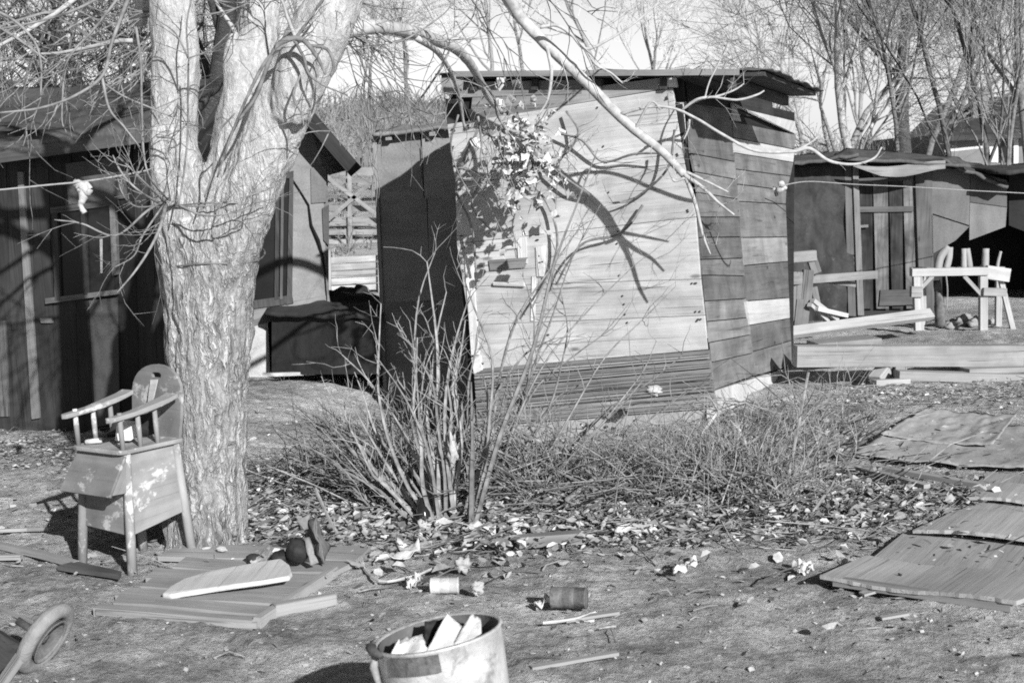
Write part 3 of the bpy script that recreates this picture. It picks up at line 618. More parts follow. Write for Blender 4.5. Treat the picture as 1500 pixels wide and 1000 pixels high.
far_house('far_house', 'distant house with dark roof, chimney and white porch posts behind the coop', [(1385, 196), (1560, 186), (1560, 260), (1385, 260)], 44, 7, [(1380, 200), (1570, 192), (1570, 138), (1425, 144)], ex1)
def ex2(t, r, Yd):
    wb = MB(); wb.hexa([P(1345, 213, Yd-.05), P(1360, 212, Yd-.05), P(1360, 230, Yd-.05), P(1345, 231, Yd-.05)], V(0, .03, 0), .9); wb.build('window', M['glass'], t)
far_house('far_cottage', 'distant small dark-roofed cottage half hidden by the thin trees', [(1330, 200), (1418, 196), (1418, 250), (1330, 250)], 52, 7, [(1322, 206), (1424, 200), (1392, 150), (1376, 151)], ex2)

# ---- fences in the gap
def fence(name, label, Yd, rails, posts, mt, tone=1., th=.025):
    (x0, x1) = rails[0][0], rails[0][2]; p = P((x0+x1)/2, posts[0][2], Yd); t = thing(name, p, label, 'fence')
    wb = MB()
    for (xa, ya, xb, yb, h) in rails:
        a, b = P(xa, ya, Yd), P(xb, yb, Yd); wb.hexa([a, b, b-V(0, 0, h*Yd/F), a-V(0, 0, h*Yd/F)], V(0, th, 0), tone*U(.8, 1.2))
    wb.build('rails', M[mt], t)
    for (x, ya, yb, wpx) in posts:
        wb = MB(); a, b = P(x, ya, Yd-.06), P(x+1, yb+6, Yd-.06); wb.bar(b, a, wpx*Yd/F, .06, (0, 1, 0), tone); wb.build('post', M[mt], t)
    return t
fence('slat_fence', 'low fence of pale horizontal slats behind the dirt mound in the gap', 20, [(430, 380-i*0+i*10.5, 660, 368+i*10.5, 8.5) for i in range(5)], [(482, 366, 424, 5), (556, 362, 424, 5), (620, 360, 424, 5)], 'grey', 1.6)
gt = fence('board_gate', 'weathered board gate with crossed braces up the slope beyond the slat fence', 26, [(470, 246, 600, 244, 12), (470, 262, 600, 262, 6), (474, 300, 600, 302, 9), (474, 318, 600, 320, 12), (474, 336, 600, 336, 8), (474, 350, 600, 352, 7)], [(512, 236, 352, 6), (574, 236, 352, 6), (474, 240, 352, 6)], 'grey', 1.1)
wb = MB()
for a, b in (((474, 255), (562, 322)), ((476, 326), (566, 248))): wb.bar(P(*a, 25.85), P(*b, 25.85), .07, .04, (0, 1, 0), 1.1)
each(wb, 'cross_brace', M['grey'], gt)
t = thing('picket_fence', P(510, 250, 31), 'line of crooked narrow pickets on the slope above the board gate', 'fence'); wb = MB()
for i in range(34): x = 470+i*4.+U(-1.5, 1.5); wb.bar(P(x, 254, 31), P(x+U(-3, 3), 222+U(-8, 10), 31), .05, .03, (0, 1, 0), U(.5, 1.2))
wb.build('pickets', M['grey'], t); wb = MB(); wb.bar(P(465, 244, 31.05), P(620, 238, 31.05), .04, .1); wb.build('rail', M['grey'], t)

# ------------------------------------------------------------------ the big tree
BT = G(303, 792); YB = BT[1]
bt = thing('cottonwood_tree', BT, 'big furrowed cottonwood splitting into thick pale limbs, right behind the high chair', 'tree')
tr = MB()
def limb(mb, rows, n=14, k=6): p = pxp(rows, k); mb.tube(p[:, :3], p[:, 3], n, bump=.05); return p
y = YB
limb(tr, [(300, 830, y, 78), (303, 800, y, 68), (303, 760, y, 60), (303, 700, y, 57), (304, 600, y, 60), (306, 500, y, 64), (308, 420, y, 66), (313, 360, y, 67), (322, 320, y, 58), (335, 280, y, 40)], 26)
for r in ((262, 815, -20, .0), (345, 812, 22, .05), (300, 830, 0, -.25)): limb(tr, [(303, 720, y+r[3]*.3, 30), (303+r[2], 770, y+r[3]*.6, 30), (r[0], r[1], y+r[3], 20), (r[0]+r[2], r[1]+25, y+r[3], 8)], 10)
p1 = limb(tr, [(300, 460, y, 55), (282, 380, y-.02, 52), (268, 310, y-.05, 46), (258, 240, y-.05, 38), (255, 170, y-.08, 34), (256, 100, y-.1, 34), (254, 40, y-.1, 33), (248, -40, y-.1, 31), (235, -160, y-.1, 28), (215, -330, y-.2, 24), (180, -560, y-.4, 17), (150, -800, y-.7, 10), (120, -1000, y-1, 4)], 18)
p2 = limb(tr, [(320, 420, y+.05, 55), (328, 340, y+.06, 46), (343, 270, y+.06, 44), (350, 200, y+.05, 39), (362, 130, y+.05, 34), (375, 70, y+.1, 30), (383, 0, y+.15, 27), (392, -100, y+.25, 24), (410, -260, y+.5, 19), (430, -480, y+.9, 13), (440, -700, y+1.2, 7), (450, -850, y+1.5, 3)], 16)
p3 = limb(tr, [(318, 430, y-.03, 52), (336, 360, y-.06, 50), (360, 295, y-.08, 46), (385, 230, y-.1, 44), (410, 170, y-.1, 44), (436, 110, y-.1, 44), (464, 55, y-.1, 43), (492, 0, y-.1, 40), (520, -70, y-.1, 36), (560, -190, y, 30), (600, -360, y+.2, 24), (650, -560, y+.5, 16), (690, -780, y+.8, 9), (710, -950, y+1, 4)], 18)
limb(tr, [(243, 300, y-.2, 20), (236, 262, y-.24, 19), (233, 220, y-.25, 16), (231, 180, y-.25, 12)], 10)   # stub at the left limb
limb(tr, [(424, 175, y-.2, 26), (430, 130, y-.24, 30), (436, 90, y-.24, 29), (444, 55, y-.18, 24)], 12)          # burl of the right limb
limb(tr, [(354, 140, y+.02, 24), (346, 100, y, 20), (342, 70, y, 15), (344, 48, y, 9)], 10)                 # broken stub of the middle limb
limb(tr, [(205, 40, y+.3, 13), (215, -60, y+.2, 15), (240, -140, y+.1, 16)], 8)
me = bpy.data.meshes.new('trunk'); v = np.concatenate(tr.v); me.from_pydata(v.tolist(), [], tr.f); tmp = bpy.data.objects.new('trunk', me); COL.objects.link(tmp)
rm = tmp.modifiers.new('r', 'REMESH'); rm.mode = 'VOXEL'; rm.voxel_size = .013; sm = tmp.modifiers.new('s', 'SMOOTH'); sm.iterations = 7; sm.factor = .5
dg = bpy.context.evaluated_depsgraph_get(); ev = tmp.evaluated_get(dg); m2 = bpy.data.meshes.new_from_object(ev)
vv = np.zeros(len(m2.vertices)*3); m2.vertices.foreach_get('co', vv); vv = vv.reshape(-1, 3); nn = np.zeros_like(vv).ravel(); m2.vertices.foreach_get('normal', nn); nn = nn.reshape(-1, 3)
dsp = np.empty(len(vv)); tn = np.empty(len(vv))
for i, q in enumerate(vv):
    wz = q[2]+.12*mnoise.noise(Vector((q[0]*5, q[1]*5, q[2]*3)))
    a = mnoise.noise(Vector((q[0]*17+.8*mnoise.noise(Vector(q*9)), q[1]*17, wz*3.6))); b = mnoise.noise(Vector((q[0]*40+9, q[1]*40, wz*9)))
    c = mnoise.noise(Vector(q*3.1)); lo_ = 1-sst(1.35, 2.3, q[2])*.75
    rd = 1-min(1, abs(a)*2.6); dsp[i] = lo_*(-.016*rd+.009*b)+.015*c+.003*b; tn[i] = 1.
vv += nn*dsp[:, None]
me.clear_geometry(); fc = [tuple(p.vertices) for p in m2.polygons]; bpy.data.objects.remove(tmp)
tk = MB(); tk.add(vv, fc, vv-BT, tn); tko = tk.build('trunk', M['bark'], bt, True)
# great limbs and pale branches
def br(name, rows, mat, tw=0, tl=.3, n=7, k=6, tone=1., label=None, twr=.0035, up_=.15):
    mb = MB(); p = pxp([(a, b, c, r*(.55 if mat == 'twig' else .72)) for a, b, c, r in rows], k, .8); branch(mb, p, n, tone)
    if tw: side_twigs(mb, p, tw, tl, twr, tone, up_=up_)
    o = mb.build(name, M[mat], bt, True)
    if label: o['label'] = label
    return p
y9 = 8.64
br('branch', [(575, -250, y+.1, 15), (640, -190, 7.2, 15), (700, -90, 8.3, 13.5), (748, 5, 8.8, 12.5), (790, 55, 8.86, 12), (850, 112, 8.86, 11.5), (920, 182, 8.8, 10), (970, 222, 8.72, 8.5), (1003, 256, y9, 8)], 'limb', 8, .5, 10, 6, 1.0, 'pale slanting branch crossing in front of the shack')
for rows in ([(1003, 256, y9, 5.5), (1018, 300, y9, 4), (1030, 345, y9, 3), (1040, 372, y9, 1.8)], [(1003, 256, y9, 5), (1030, 276, y9-.05, 4), (1052, 296, y9-.05, 3), (1076, 315, y9-.1, 2)], [(1006, 252, y9, 3.5), (1040, 268, y9, 2.6), (1066, 282, y9, 1.5)],
             [(908, 168, 8.8, 4), (950, 157, 8.72, 3.2), (985, 158, 8.68, 3.2), (1020, 174, 8.65, 3.2), (1060, 198, 8.62, 3.4), (1105, 220, 8.6, 3.6), (1160, 222, 8.6, 3.6), (1185, 218, 8.6, 4), (1215, 236, 8.6, 3.5), (1252, 241, 8.6, 3), (1280, 232, 8.6, 2.5), (1292, 216, 8.6, 1.8)],
             [(998, 162, 8.85, 3), (1022, 145, 8.8, 3), (1050, 141, 8.8, 2.5), (1075, 133, 8.8, 2), (1090, 124, 8.8, 1.5)], [(1010, 152, 8.83, 3), (1040, 143, 8.8, 2.6), (1080, 146, 8.75, 2.6), (1108, 140, 8.75, 2.3), (1120, 133, 8.75, 1.5)], [(1032, 146, 8.8, 2), (1040, 120, 8.8, 1.7), (1055, 90, 8.8, 1.3), (1066, 62, 8.8, 1)], [(1165, 221, 8.6, 2.5), (1185, 210, 8.6, 2), (1203, 195, 8.6, 1.3)], [(1010, 175, 8.85, 2.5), (1008, 190, 8.85, 2), (1000, 208, 8.85, 1.3)], [(1005, 260, y9, 4), (990, 266, y9, 3), (985, 262, y9, 2)],
             [(790, 40, 8.7, 4), (815, 38, 8.7, 3.8), (838, 52, 8.7, 3.6), (858, 72, 8.7, 3.4), (890, 58, 8.7, 3), (930, 34, 8.7, 2.4), (965, 5, 8.7, 1.8)], [(858, 72, 8.7, 3), (872, 95, 8.7, 2.6), (895, 107, 8.7, 2.2), (912, 122, 8.7, 1.6)], [(800, 68, 8.7, 4), (808, 100, 8.7, 4), (806, 125, 8.7, 3.5), (800, 150, 8.7, 2.5), (788, 170, 8.7, 1.5)], [(930, 192, 8.78, 3), (952, 150, 8.7, 2.4), (968, 160, 8.7, 2)]):
    br('branch', rows, 'twigp', 4, .22, 6, 6, .85, twr=.0025)
p4 = br('branch', [(478, 70, y-.1, 17), (505, 48, y-.05, 16), (545, 40, 6.5, 15), (595, 46, 6.9, 14), (630, 56, 7.3, 13), (665, 70, 7.7, 11), (690, 95, 8.1, 9), (705, 122, 8.5, 7.5), (718, 145, 8.8, 6), (735, 165, 9.1, 5)], 'limb', 12, .55, 10, 6, 1.0, 'thick arching branch bending down to the dead leaves', .004, -.25)
br('branch', [(610, 55, 7.0, 7), (640, 75, 7.3, 6), (660, 105, 7.6, 5), (672, 140, 7.9, 4), (680, 190, 8.1, 2.5)], 'limb', 10, .45, 6, 6, 1., twr=.003, up_=-.3)
for rows in ([(690, 100, 8.2, 4), (722, 140, 8.5, 4), (730, 170, 8.8, 3), (752, 205, 9.0, 2)], [(660, 70, 7.6, 3), (640, 110, 7.6, 3), (600, 160, 7.7, 2.4), (545, 178, 7.7, 1.5)], [(590, 48, 6.9, 3.5), (598, 90, 6.9, 3), (594, 140, 6.9, 2.6), (600, 170, 6.9, 2), (604, 195, 6.9, 1.3)], [(545, 42, 6.5, 4), (570, 62, 6.5, 3), (600, 55, 6.6, 2.4), (650, 20, 6.6, 1.8), (668, -5, 6.6, 1.3)], [(535, 42, 6.5, 3), (540, 80, 6.5, 2.6), (530, 130, 6.5, 2), (528, 155, 6.5, 1.2)], [(600, 45, 6.9, 3), (650, 60, 6.9, 2.4), (690, 30, 7., 2), (700, -5, 7.2, 1.5)],
             [(700, 170, 8.8, 3.5), (705, 210, 8.9, 3), (705, 240, 8.9, 2.4), (722, 275, 9., 2), (735, 300, 9., 1.3)], [(672, 168, 8.6, 3), (660, 210, 8.7, 2.5), (668, 245, 8.8, 2), (690, 290, 8.9, 1.4)]):
    br('branch', rows, 'twig', 6, .35, 5, 6, 1., twr=.0025, up_=-.1)
# knot of bent shoots on the right limb, long whips on the left
yk = y-.42
for rows in ([(350, 175, yk, 4), (375, 140, yk, 5), (395, 90, yk, 6), (412, 62, yk, 8), (440, 58, yk, 8), (462, 80, yk, 6), (478, 110, yk, 3)], [(318, 260, yk, 2.5), (345, 180, yk, 3.5), (385, 95, yk, 5), (415, 66, yk, 6)], [(432, 60, yk, 5), (446, 85, yk, 4.5), (452, 108, yk, 4), (475, 125, yk, 3), (510, 140, yk, 2)], [(450, 66, yk, 5), (478, 72, yk, 5), (488, 95, yk, 4), (484, 112, yk, 3)], [(440, 110, yk, 3), (430, 140, yk, 3.5), (440, 165, yk, 2.5), (446, 185, yk, 2)], [(430, 62, yk, 5), (452, 30, yk, 4), (475, -5, yk, 3)], [(300, 290, yk, 2), (312, 250, yk, 3), (318, 200, yk, 3), (345, 165, yk, 2.5)], [(276, 90, yk+.05, 2.5), (275, 140, yk+.1, 2.8), (274, 200, yk+.1, 2.5), (268, 260, yk+.05, 2.4), (262, 300, yk, 2.2)], [(275, 85, yk, 2.6), (258, 50, yk, 2.2), (230, 28, yk, 1.6)], [(275, 86, yk, 2), (310, 72, yk, 1.8), (335, 50, yk, 1.2)], [(276, 90, yk, 2.4), (274, 40, yk, 2.2), (280, 0, yk, 1.8), (284, -30, yk, 1.4)], [(230, 200, yk, 2.4), (255, 205, yk-.03, 2.4), (258, 230, yk-.03, 2), (263, 260, yk-.03, 1.8)]):
    br('branch', rows, 'twig', 3, .2, 6, 6, .75, twr=.0025)
yl = y-.55
for rows in ([(243, 300, y-.3, 6), (236, 330, yl, 5), (222, 360, yl-.1, 4), (200, 395, yl-.2, 3), (172, 428, yl-.25, 2)], [(240, 296, y-.3, 4), (215, 310, yl, 3.4), (170, 345, yl, 3), (120, 328, yl, 2.6), (80, 322, yl, 1.8)], [(238, 300, y-.3, 4), (205, 280, yl, 3), (180, 255, yl, 3), (165, 228, yl, 2)], [(242, 296, y-.3, 3.4), (215, 270, yl, 3), (190, 245, yl, 2.4), (172, 230, yl, 1.6)], [(246, 292, y-.3, 3), (220, 262, yl, 2.6), (210, 225, yl, 2.6), (208, 150, yl, 3), (207, 90, yl, 3.5), (200, 40, yl, 4)], [(240, 300, y-.3, 3), (210, 345, yl, 2.6), (196, 375, yl, 2), (168, 392, yl, 1.4)], [(236, 300, y-.3, 3), (200, 302, yl, 2.2), (180, 285, yl, 2), (172, 260, yl, 1.4)], [(262, 300, y-.35, 3.4), (300, 316, y-.42, 3), (340, 312, y-.44, 2.4), (370, 304, y-.4, 1.6)], [(262, 303, y-.35, 2.4), (310, 300, y-.42, 2), (360, 288, y-.42, 1.8), (402, 275, y-.35, 1.2)],
             [(195, -20, yl, 6), (165, 60, yl, 5), (150, 110, yl-.1, 4.5), (110, 140, yl-.2, 4), (60, 158, yl-.3, 3.4), (0, 166, yl-.4, 2.6)], [(150, 112, yl-.1, 4), (160, 160, yl-.1, 3.4), (180, 185, yl-.1, 2.6), (205, 215, yl-.1, 1.8)], [(146, 118, yl-.1, 3), (180, 140, yl, 2.6), (225, 160, yl, 2.2), (270, 180, yl, 1.4)], [(-20, 10, yl, 4), (20, 30, yl, 4), (50, 60, yl, 3.4), (60, 95, yl, 3), (60, 140, yl, 2)], [(-20, 30, yl, 4), (30, 60, yl, 3.4), (70, 90, yl, 2)], [(190, -30, yl, 5), (120, 10, yl, 4), (60, 30, yl, 3), (-10, 45, yl, 2.4)], [(195, -30, yl, 4), (140, 40, yl, 3.4), (100, 90, yl, 2.6), (90, 170, yl, 1.8), (98, 195, yl, 1.2)]):
    br('branch', rows, 'twig', 6, .25, 6, 6, .95, twr=.0024)
tw = MB()
for (px, py, Yd, dx, dz, L, r) in [(235, -160, y-.1, -.9, .5, 2.2, .05), (215, -330, y-.2, .7, .8, 2.4, .05), (215, -300, y-.2, -.8, .1, 2.6, .045), (390, -100, y+.25, -.5, 1, 2., .04), (410, -260, y+.5, .6, .9, 1.6, .04), (600, -360, y+.2, -.3, 1, 2.0, .045), (180, -560, y-.4, -.8, .5, 2.2, .035), (440, -700, y+1.2, .2, 1, 1.6, .02)]:
    wtr = MB(); grow(wtr, tw, P(px, py, Yd), nrm(V(dx, U(-.5, .5), dz)), r, L*.6, 1, 4, (0, 6, 5, 4), .6, .03, .13, 1., .004); wtr.build('limb', M['limb'], bt, True)
for (px, py, Yd, dx, dz, L, r) in [(215, -40, y+.4, -1, -.15, 1.3, .02), (200, -140, y+.2, -1, -.2, 1.6, .022), (210, 60, y+.3, -1, .15, .9, .014), (480, -20, y, .3, .3, 1., .02), (400, -60, y, .2, -.2, .9, .015), (330, -60, y+.2, -.2, -.5, .9, .014), (520, -40, y+.2, 1, -.1, 1.0, .018), (350, 60, y, -.4, .6, .6, .012), (435, 60, y-.3, -.1, .8, .5, .01)]:
    wtr = MB(); grow(wtr, tw, P(px, py, Yd), nrm(V(dx, U(-.3, .3), dz)), r, L*.6, 1, 4, (0, 5, 5, 3), .65, -.03, .16, .85, .003); wtr.build('limb', M['limb'], bt, True)
tw.build('crown', M['twig'], bt)
lv = MB(); cc = P(765, 225, 9.03)
for i in range(210):
    p = cc+V(RS.randn()*.11, RS.randn()*.09, RS.randn()*.15)+(V(U(-.28, .05), U(0, .15), U(-.55, -.1)) if i < 16 else 0.); p[0] += -.25*(p[2]-cc[2]) if p[2] < cc[2] else 0.; s = U(.014, .04)*(1.5 if random.random() < .15 else 1); q = RS.randn(3); q /= np.linalg.norm(q); e1 = nrm(np.cross(q, RS.randn(3))); e2 = np.cross(q, e1)
    lv.sheet([p-e1*s-e2*s*.6, p+e1*s-e2*s*.9, p+e1*s*.5+e2*s*.9, p-e1*s*.7+e2*s*.5], 3, 3, .03, 2, .03, U(.6, 1.6))
for k in range(16):
    a = cc+V(U(-.3, .3), U(-.1, .1), U(-.1, .4)); lv.tube(np.array([a, a+V(U(-.1, .1), 0, -.15), a+V(U(-.2, .2), U(-.1, .1), -.4)]), [.004, .003, .002], 4, .6)
lv.build('dead_leaves', M['leaf'], bt)

# ------------------------------------------------------------------ background trees
T = tree
T('bare_tree', 'leaning bare tree with pale lower trunk beside the shack roof', 1278, 230, 20, 6.5, .085, (-.22, 0), 4, (8, 6, 5, 5), .7, .05, .12, .9, 'twig', 'limb')
T('bare_tree', 'thickest dark trunk rising above the coop roof', 1326, 240, 29, 12, .17, (.02, 0), 4, (10, 7, 7, 5), .75, .04, .06, .8, 'twig', 'barkd', rmin=.006)
T('bare_tree', 'slim dark tree just right of the thick trunk, leaning left', 1368, 235, 17.5, 6.5, .04, (-.16, 0), 4, (8, 6, 5, 4), .5, .09, .1, .9, 'twigd', rmin=.0035)
T('bare_tree', 'straight slim tree in front of the far cottage gable', 1396, 236, 18, 7, .045, (-.05, 0), 4, (8, 6, 5, 4), .5, .1, .09, .9, 'twigd', rmin=.0035)
T('bare_tree', 'multi-branched tree in front of the far house chimney', 1438, 230, 18.5, 7, .05, (.06, 0), 4, (9, 6, 5, 4), .55, .09, .1, .9, 'twigd', rmin=.0035)
T('bare_tree', 'rightmost bare tree with branches fanning over the far house roof', 1462, 236, 17.5, 5.5, .04, (.16, 0), 4, (8, 5, 5, 4), .6, .08, .1, .9, 'twig', rmin=.004)
T('bare_tree', 'wide leafless tree filling the sky above the right roof edge', 1520, 230, 24, 9, .09, (-.05, 0), 4, (9, 6, 6, 5), .75, .04, .1, .9, 'twig', rmin=.005)
T('bare_tree', 'pale twiggy tree between the leaning tree and the shack', 1215, 235, 26, 5.5, .08, (.05, 0), 4, (8, 6, 6, 5), .75, .03, .12, 1., 'twig', rmin=.006)
T('bare_tree', 'slim bare tree behind the thick trunk', 1345, 230, 34, 10, .09, (.1, 0), 4, (9, 6, 6, 5), .7, .05, .1, .8, 'twig', rmin=.006)
T('bare_tree', 'dark trunked tree behind the house, left of the cottonwood limbs', 212, 200, 15.5, 9, .17, (-.02, .05), 4, (8, 6, 6, 5), .8, .0, .12, .6, 'twigd', 'barkd', rmin=.004)
for i, (x, Yd, h, l) in enumerate([(40, 19, 7.5, 'bare tree at the left edge above the low roof'), (130, 21, 7, 'twiggy tree above the middle of the low roof'), (-30, 17, 8, 'dark branched tree cut by the left edge of the view'), (185, 24, 8, 'bushy leafless tree behind the dark trunk'), (85, 28, 9, 'taller tree standing back beyond the low roof')]):
    T('roadside_tree', l, x, 200, Yd, h, .12, (U(-.1, .1), 0), 4, (9, 7, 6, 5), .85, -.01, .14, [.9, .7, .55, .9, 1.][i], 'twig', 'barkd', rmin=.005)
for i, (x, Yd, h, l) in enumerate([(888, 60, 10.5, 'dark-stemmed fan-shaped tree on the hill above the shack roof'), (770, 66, 10, 'hazy round tree on the hill above the middle of the roof'), (715, 58, 8, 'low hillside tree over the left end of the shack roof'), (960, 64, 9, 'hillside tree over the right end of the shack roof'), (600, 62, 8, 'hillside tree seen through the arching branch'), (1060, 70, 5.5, 'small hilltop tree in the open sky right of the roof'), (1130, 64, 5., 'low bushy tree on the skyline left of the leaning tree'), (420, 56, 8.5, 'far tree between the middle and right limbs of the cottonwood'), (320, 50, 8, 'far tree between the left and middle limbs of the cottonwood'), (1180, 52, 7.5, 'far tree just left of the leaning tree'), (1250, 58, 9, 'far tree behind the leaning tree'), (1460, 62, 11, 'tall far tree behind the far house'), (535, 66, 7, 'far hilltop tree left of the arching branch'), (1400, 66, 11, 'tall far tree behind the cottage')]):
    T('hillside_tree', l, x, 110, Yd, h, .11, (U(-.05, .05), 0), 4, (8, 6, 5, 4), .62, .05, .1, 1.1, 'twigp' if i < 7 else 'twig', 'twig', 'leafless trees on the hillside', .009)  # central hill trees get paler bark, glare put into the colour
# brush on the hill: nobody could count it
hb = MB()
for i in range(1500):
    Yd = 24+62*random.random()**.8; x = U(-.42, .42)*Yd; z = float(H(x, Yd)); s = U(.5, 1.5)*(1.1-.35*Yd/80)*(U(.5, 2.1) if Yd > 45 else 1)
    if abs(x+.42) < 4 and Yd < 33 and x < 1.5 and x > -5: s *= .35
    for k in range(9):
        d = nrm(V(U(-.6, .6), U(-.6, .6), 1)); b = V(x+U(-.4, .4)*s, Yd+U(-.4, .4), z-.05); L = s*U(.5, 1); m_ = b+d*L*.55; q = m_+nrm(d+RS.randn(3)*.4)*L*.5; q2 = m_+nrm(d+RS.randn(3)*.5)*L*.45
        w_ = .006+.00022*Yd; tn_ = U(.45, 1.2); hb.tube([b, m_, q], [w_*1.4, w_, w_*.4], 3, tn_, False); hb.tube([m_, q2], [w_*.9, w_*.4], 3, tn_, False)
tag(hb.build('hillside_brush', M['weed'], None, origin=(0, 60, 5)), 'grey leafless brush covering the hillside', 'brush', kind='stuff')

# ------------------------------------------------------------------ the high chair
A_, B_, C_ = G(120, 825), G(193, 840), G(283, 812)
f_ = nrm((B_-C_)*V(1, 1, 0)); s_ = nrm((A_-B_)*V(1, 1, 0)); s_ = nrm(s_-f_*np.dot(s_, f_)); O_ = (A_+C_)/2; O_[2] = G(193, 838)[2]
def ch(f, s, z): return O_+f_*f+s_*s+V(0, 0, z)
hc = thing('high_chair', O_, 'worn wooden potty high chair with splayed legs and curved back beside the trunk', 'high chair')
for a, b in ((1, 1), (1, -1), (-1, 1), (-1, -1)):
    mb = MB(); mb.tube([ch(.172*a, .172*b, -.02), ch(.155*a, .16*b, .22), ch(.135*a, .148*b, .52)], [.0215, .021, .0175], 10, 1.15, bump=.06); mb.build('leg', M['chair'], hc, True)
def hs(z): return .172-.037*z/.52
def hd(z): return .172-.024*z/.52
for sg in (1, -1):
    mb = MB(); mb.hexa([ch(-hs(.21)+.01, sg*hd(.2), .205), ch(hs(.16)-.01, sg*hd(.16), .16), ch(hs(.52), sg*hd(.52), .515), ch(-hs(.52), sg*hd(.52), .515)], -s_*sg*.014, 1.05); mb.build('side_panel', M['chair'], hc, bevel=.003)
mb = MB(); mb.hexa([ch(hs(.16)-.002, hd(.2)-.01, .175), ch(hs(.16)-.002, -hd(.2)+.01, .16), ch(hs(.5), -hd(.5)+.01, .5), ch(hs(.5), hd(.5)-.01, .5)], -f_*.014, .95)
mb.build('front_panel', M['chair'], hc, bevel=.003)
mb = MB(); mb.hexa([ch(-hs(.2), hd(.2)-.01, .2), ch(-hs(.2), -hd(.2)+.01, .2), ch(-hs(.5), -hd(.5)+.01, .5), ch(-hs(.5), hd(.5)-.01, .5)], f_*.014, .8); mb.build('rear_panel', M['chair'], hc)
mb = MB(); q = [ch(.155, .162, .512), ch(.155, -.162, .512), ch(.262, -.172, .352), ch(.262, .172, .352)]; mb.hexa(q, -f_*.012-V(0, 0, .006), .85); fl = mb.build('foot_flap', M['chair'], hc, bevel=.003)
for sg in (1, -1):
    mb = MB(); mb.prism([ch(.14, sg*.160, .505), ch(.25, sg*.168, .357), ch(.165, sg*.164, .352)], -s_*sg*.012, 1.); mb.build('flap_side', M['chair'], fl)
mb = MB(); out = [(-.16, -.175), (.15, -.172), (.178, -.16), (.185, -.12), (.185, .13), (.176, .165), (.15, .175), (-.16, .172)]; mb.prism([ch(a, b, .538) for a, b in out], V(0, 0, -.02), 1.25); mb.build('seat', M['chair'], hc, bevel=.005)
for sg in (1, -1):
    mb = MB(); n = 9; L_ = []; R_ = []
    for i in range(n):
        t = i/(n-1); fv = -.135+.355*t; wd2 = .021+.02*(1-t)**2+.006*math.sin(3.14*t); zz = .715-.03*t+.03*(1-t)**3; L_.append(ch(fv, sg*.152+wd2, zz)); R_.append(ch(fv, sg*.152-wd2, zz))
    L_.append(ch(.232, sg*.152, .684)); mb.prism(L_+R_[::-1], V(0, 0, -.02), 1.2); am = mb.build('armrest', M['chair'], hc, bevel=.004)
    for fv in (.155, .06, -.035):
        mb = MB(); mb.tube([ch(fv, sg*.152, .53), ch(fv+.004, sg*.152, .62), ch(fv+.006, sg*.152, .70)], [.0105, .012, .0105], 8, 1.15); mb.build('spindle', M['chair'], hc, True)
mb = MB(); out = [(.155, .535), (-.155, .535), (-.165, .62), (-.168, .74)]+[(-.165*math.cos(a), .745+.115*math.sin(a)) for a in np.linspace(.05, 3.09, 15)]+[(.168, .74), (.165, .62)]
hole = [(.03, .80), (.034, .815), (.02, .824), (-.02, .824), (-.034, .815), (-.03, .80), (.03, .80)]
def bk(s, z): return ch(-.15-.1*(z-.53), s, z)
k = len(out); ring = out[:1]+[]  # outline with a slot cut through
o2 = out[:4]+out[4:12]+[(0.0, .86)]+[(0., .824)]+[(-.02, .824), (-.034, .815), (-.03, .80), (.03, .80), (.034, .815), (.02, .824), (0.001, .824), (0.001, .86)]+out[12:]
o2 = [out[0], out[1], out[2], out[3]]+[p for p in out[4:19] if p[0] < -.005]+[(-.0004, .86), (-.0004, .824), (-.02, .824), (-.034, .815), (-.03, .80), (.03, .80), (.034, .815), (.02, .824), (.0004, .824), (.0004, .86)]+[p for p in out[4:19] if p[0] > .005]+out[19:]
mb.prism([bk(*p) for p in o2], -f_*.016, .95); bko = mb.build('backrest', M['chair'], hc)
mb = MB(); mb.hexa([bk(.026, .79)+f_*.012, bk(-.022, .795)+f_*.012, bk(-.012, .70)+f_*.03, bk(.022, .69)+f_*.03], -f_*.006, .85); mb.build('pale_patch', M['pale'], bko)
mb = MB(); q0 = ch(.06, .03, .575)
mb.hexa([ch(.08, .0, .552), ch(.045, -.07, .552), ch(.02, -.06, .615), ch(.055, .01, .62)], V(0, 0, .015)-f_*.04, 1.); tag(mb.build('paper_packet', M['paper'], None, bevel=.004), 'white paper packet lying on the seat of the high chair', 'packet')
mb = MB(); mb.sheet([ch(.02, .12, .55), ch(-.1, -.08, .56), ch(-.1, -.06, .66), ch(0, .1, .62)], 8, 6, .06, 2.); tag(mb.build('dark_rag', M['black'], None, True), 'dark crumpled rag stuffed behind the packet on the high chair', 'rag')
mb = MB(); mb.tube([ch(.14, .12, .55), ch(.10, .06, .556)], [.012, .012], 8, 1.); tag(mb.build('paper_roll', M['paper'], None, True), 'small white paper roll at the front of the high chair seat', 'paper roll')

# ------------------------------------------------------------------ things on the ground, left
pf = thing('wooden_pallet', G(330, 850), 'flat panel of wide worn planks lying on the dirt in front of the trunk', 'plank panel')
def plat(u, v): a = lerp((136, 893), (372, 911), u); b = lerp((292, 796), (560, 800), u); return lerp(a, b, v)
mb = MB(); edges = [0, .1, .22, .35, .49, .64, .8, 1.]; de = [(0, 1), (.06, 1), (.02, 1), (.04, 1), (-.02, .98), (.05, 1), (-.1, .97)]
for i in range(7):
    u0, u1 = de[i]; v0, v1 = edges[i]+.004, edges[i+1]-.007
    q = [G(*plat(u0+U(-.02, .02), v0), .035), G(*plat(u1, v0), .035), G(*plat(u1, v1), .035), G(*plat(u0+U(-.02, .02), v1), .035)]
    for c in q: c[2] += .004*(i % 2)
    mb.plank(q, .022, n=10, sag=.006, tone=U(.85, 1.05), rag=.02)
mb.build('planks', M['deck'], pf)
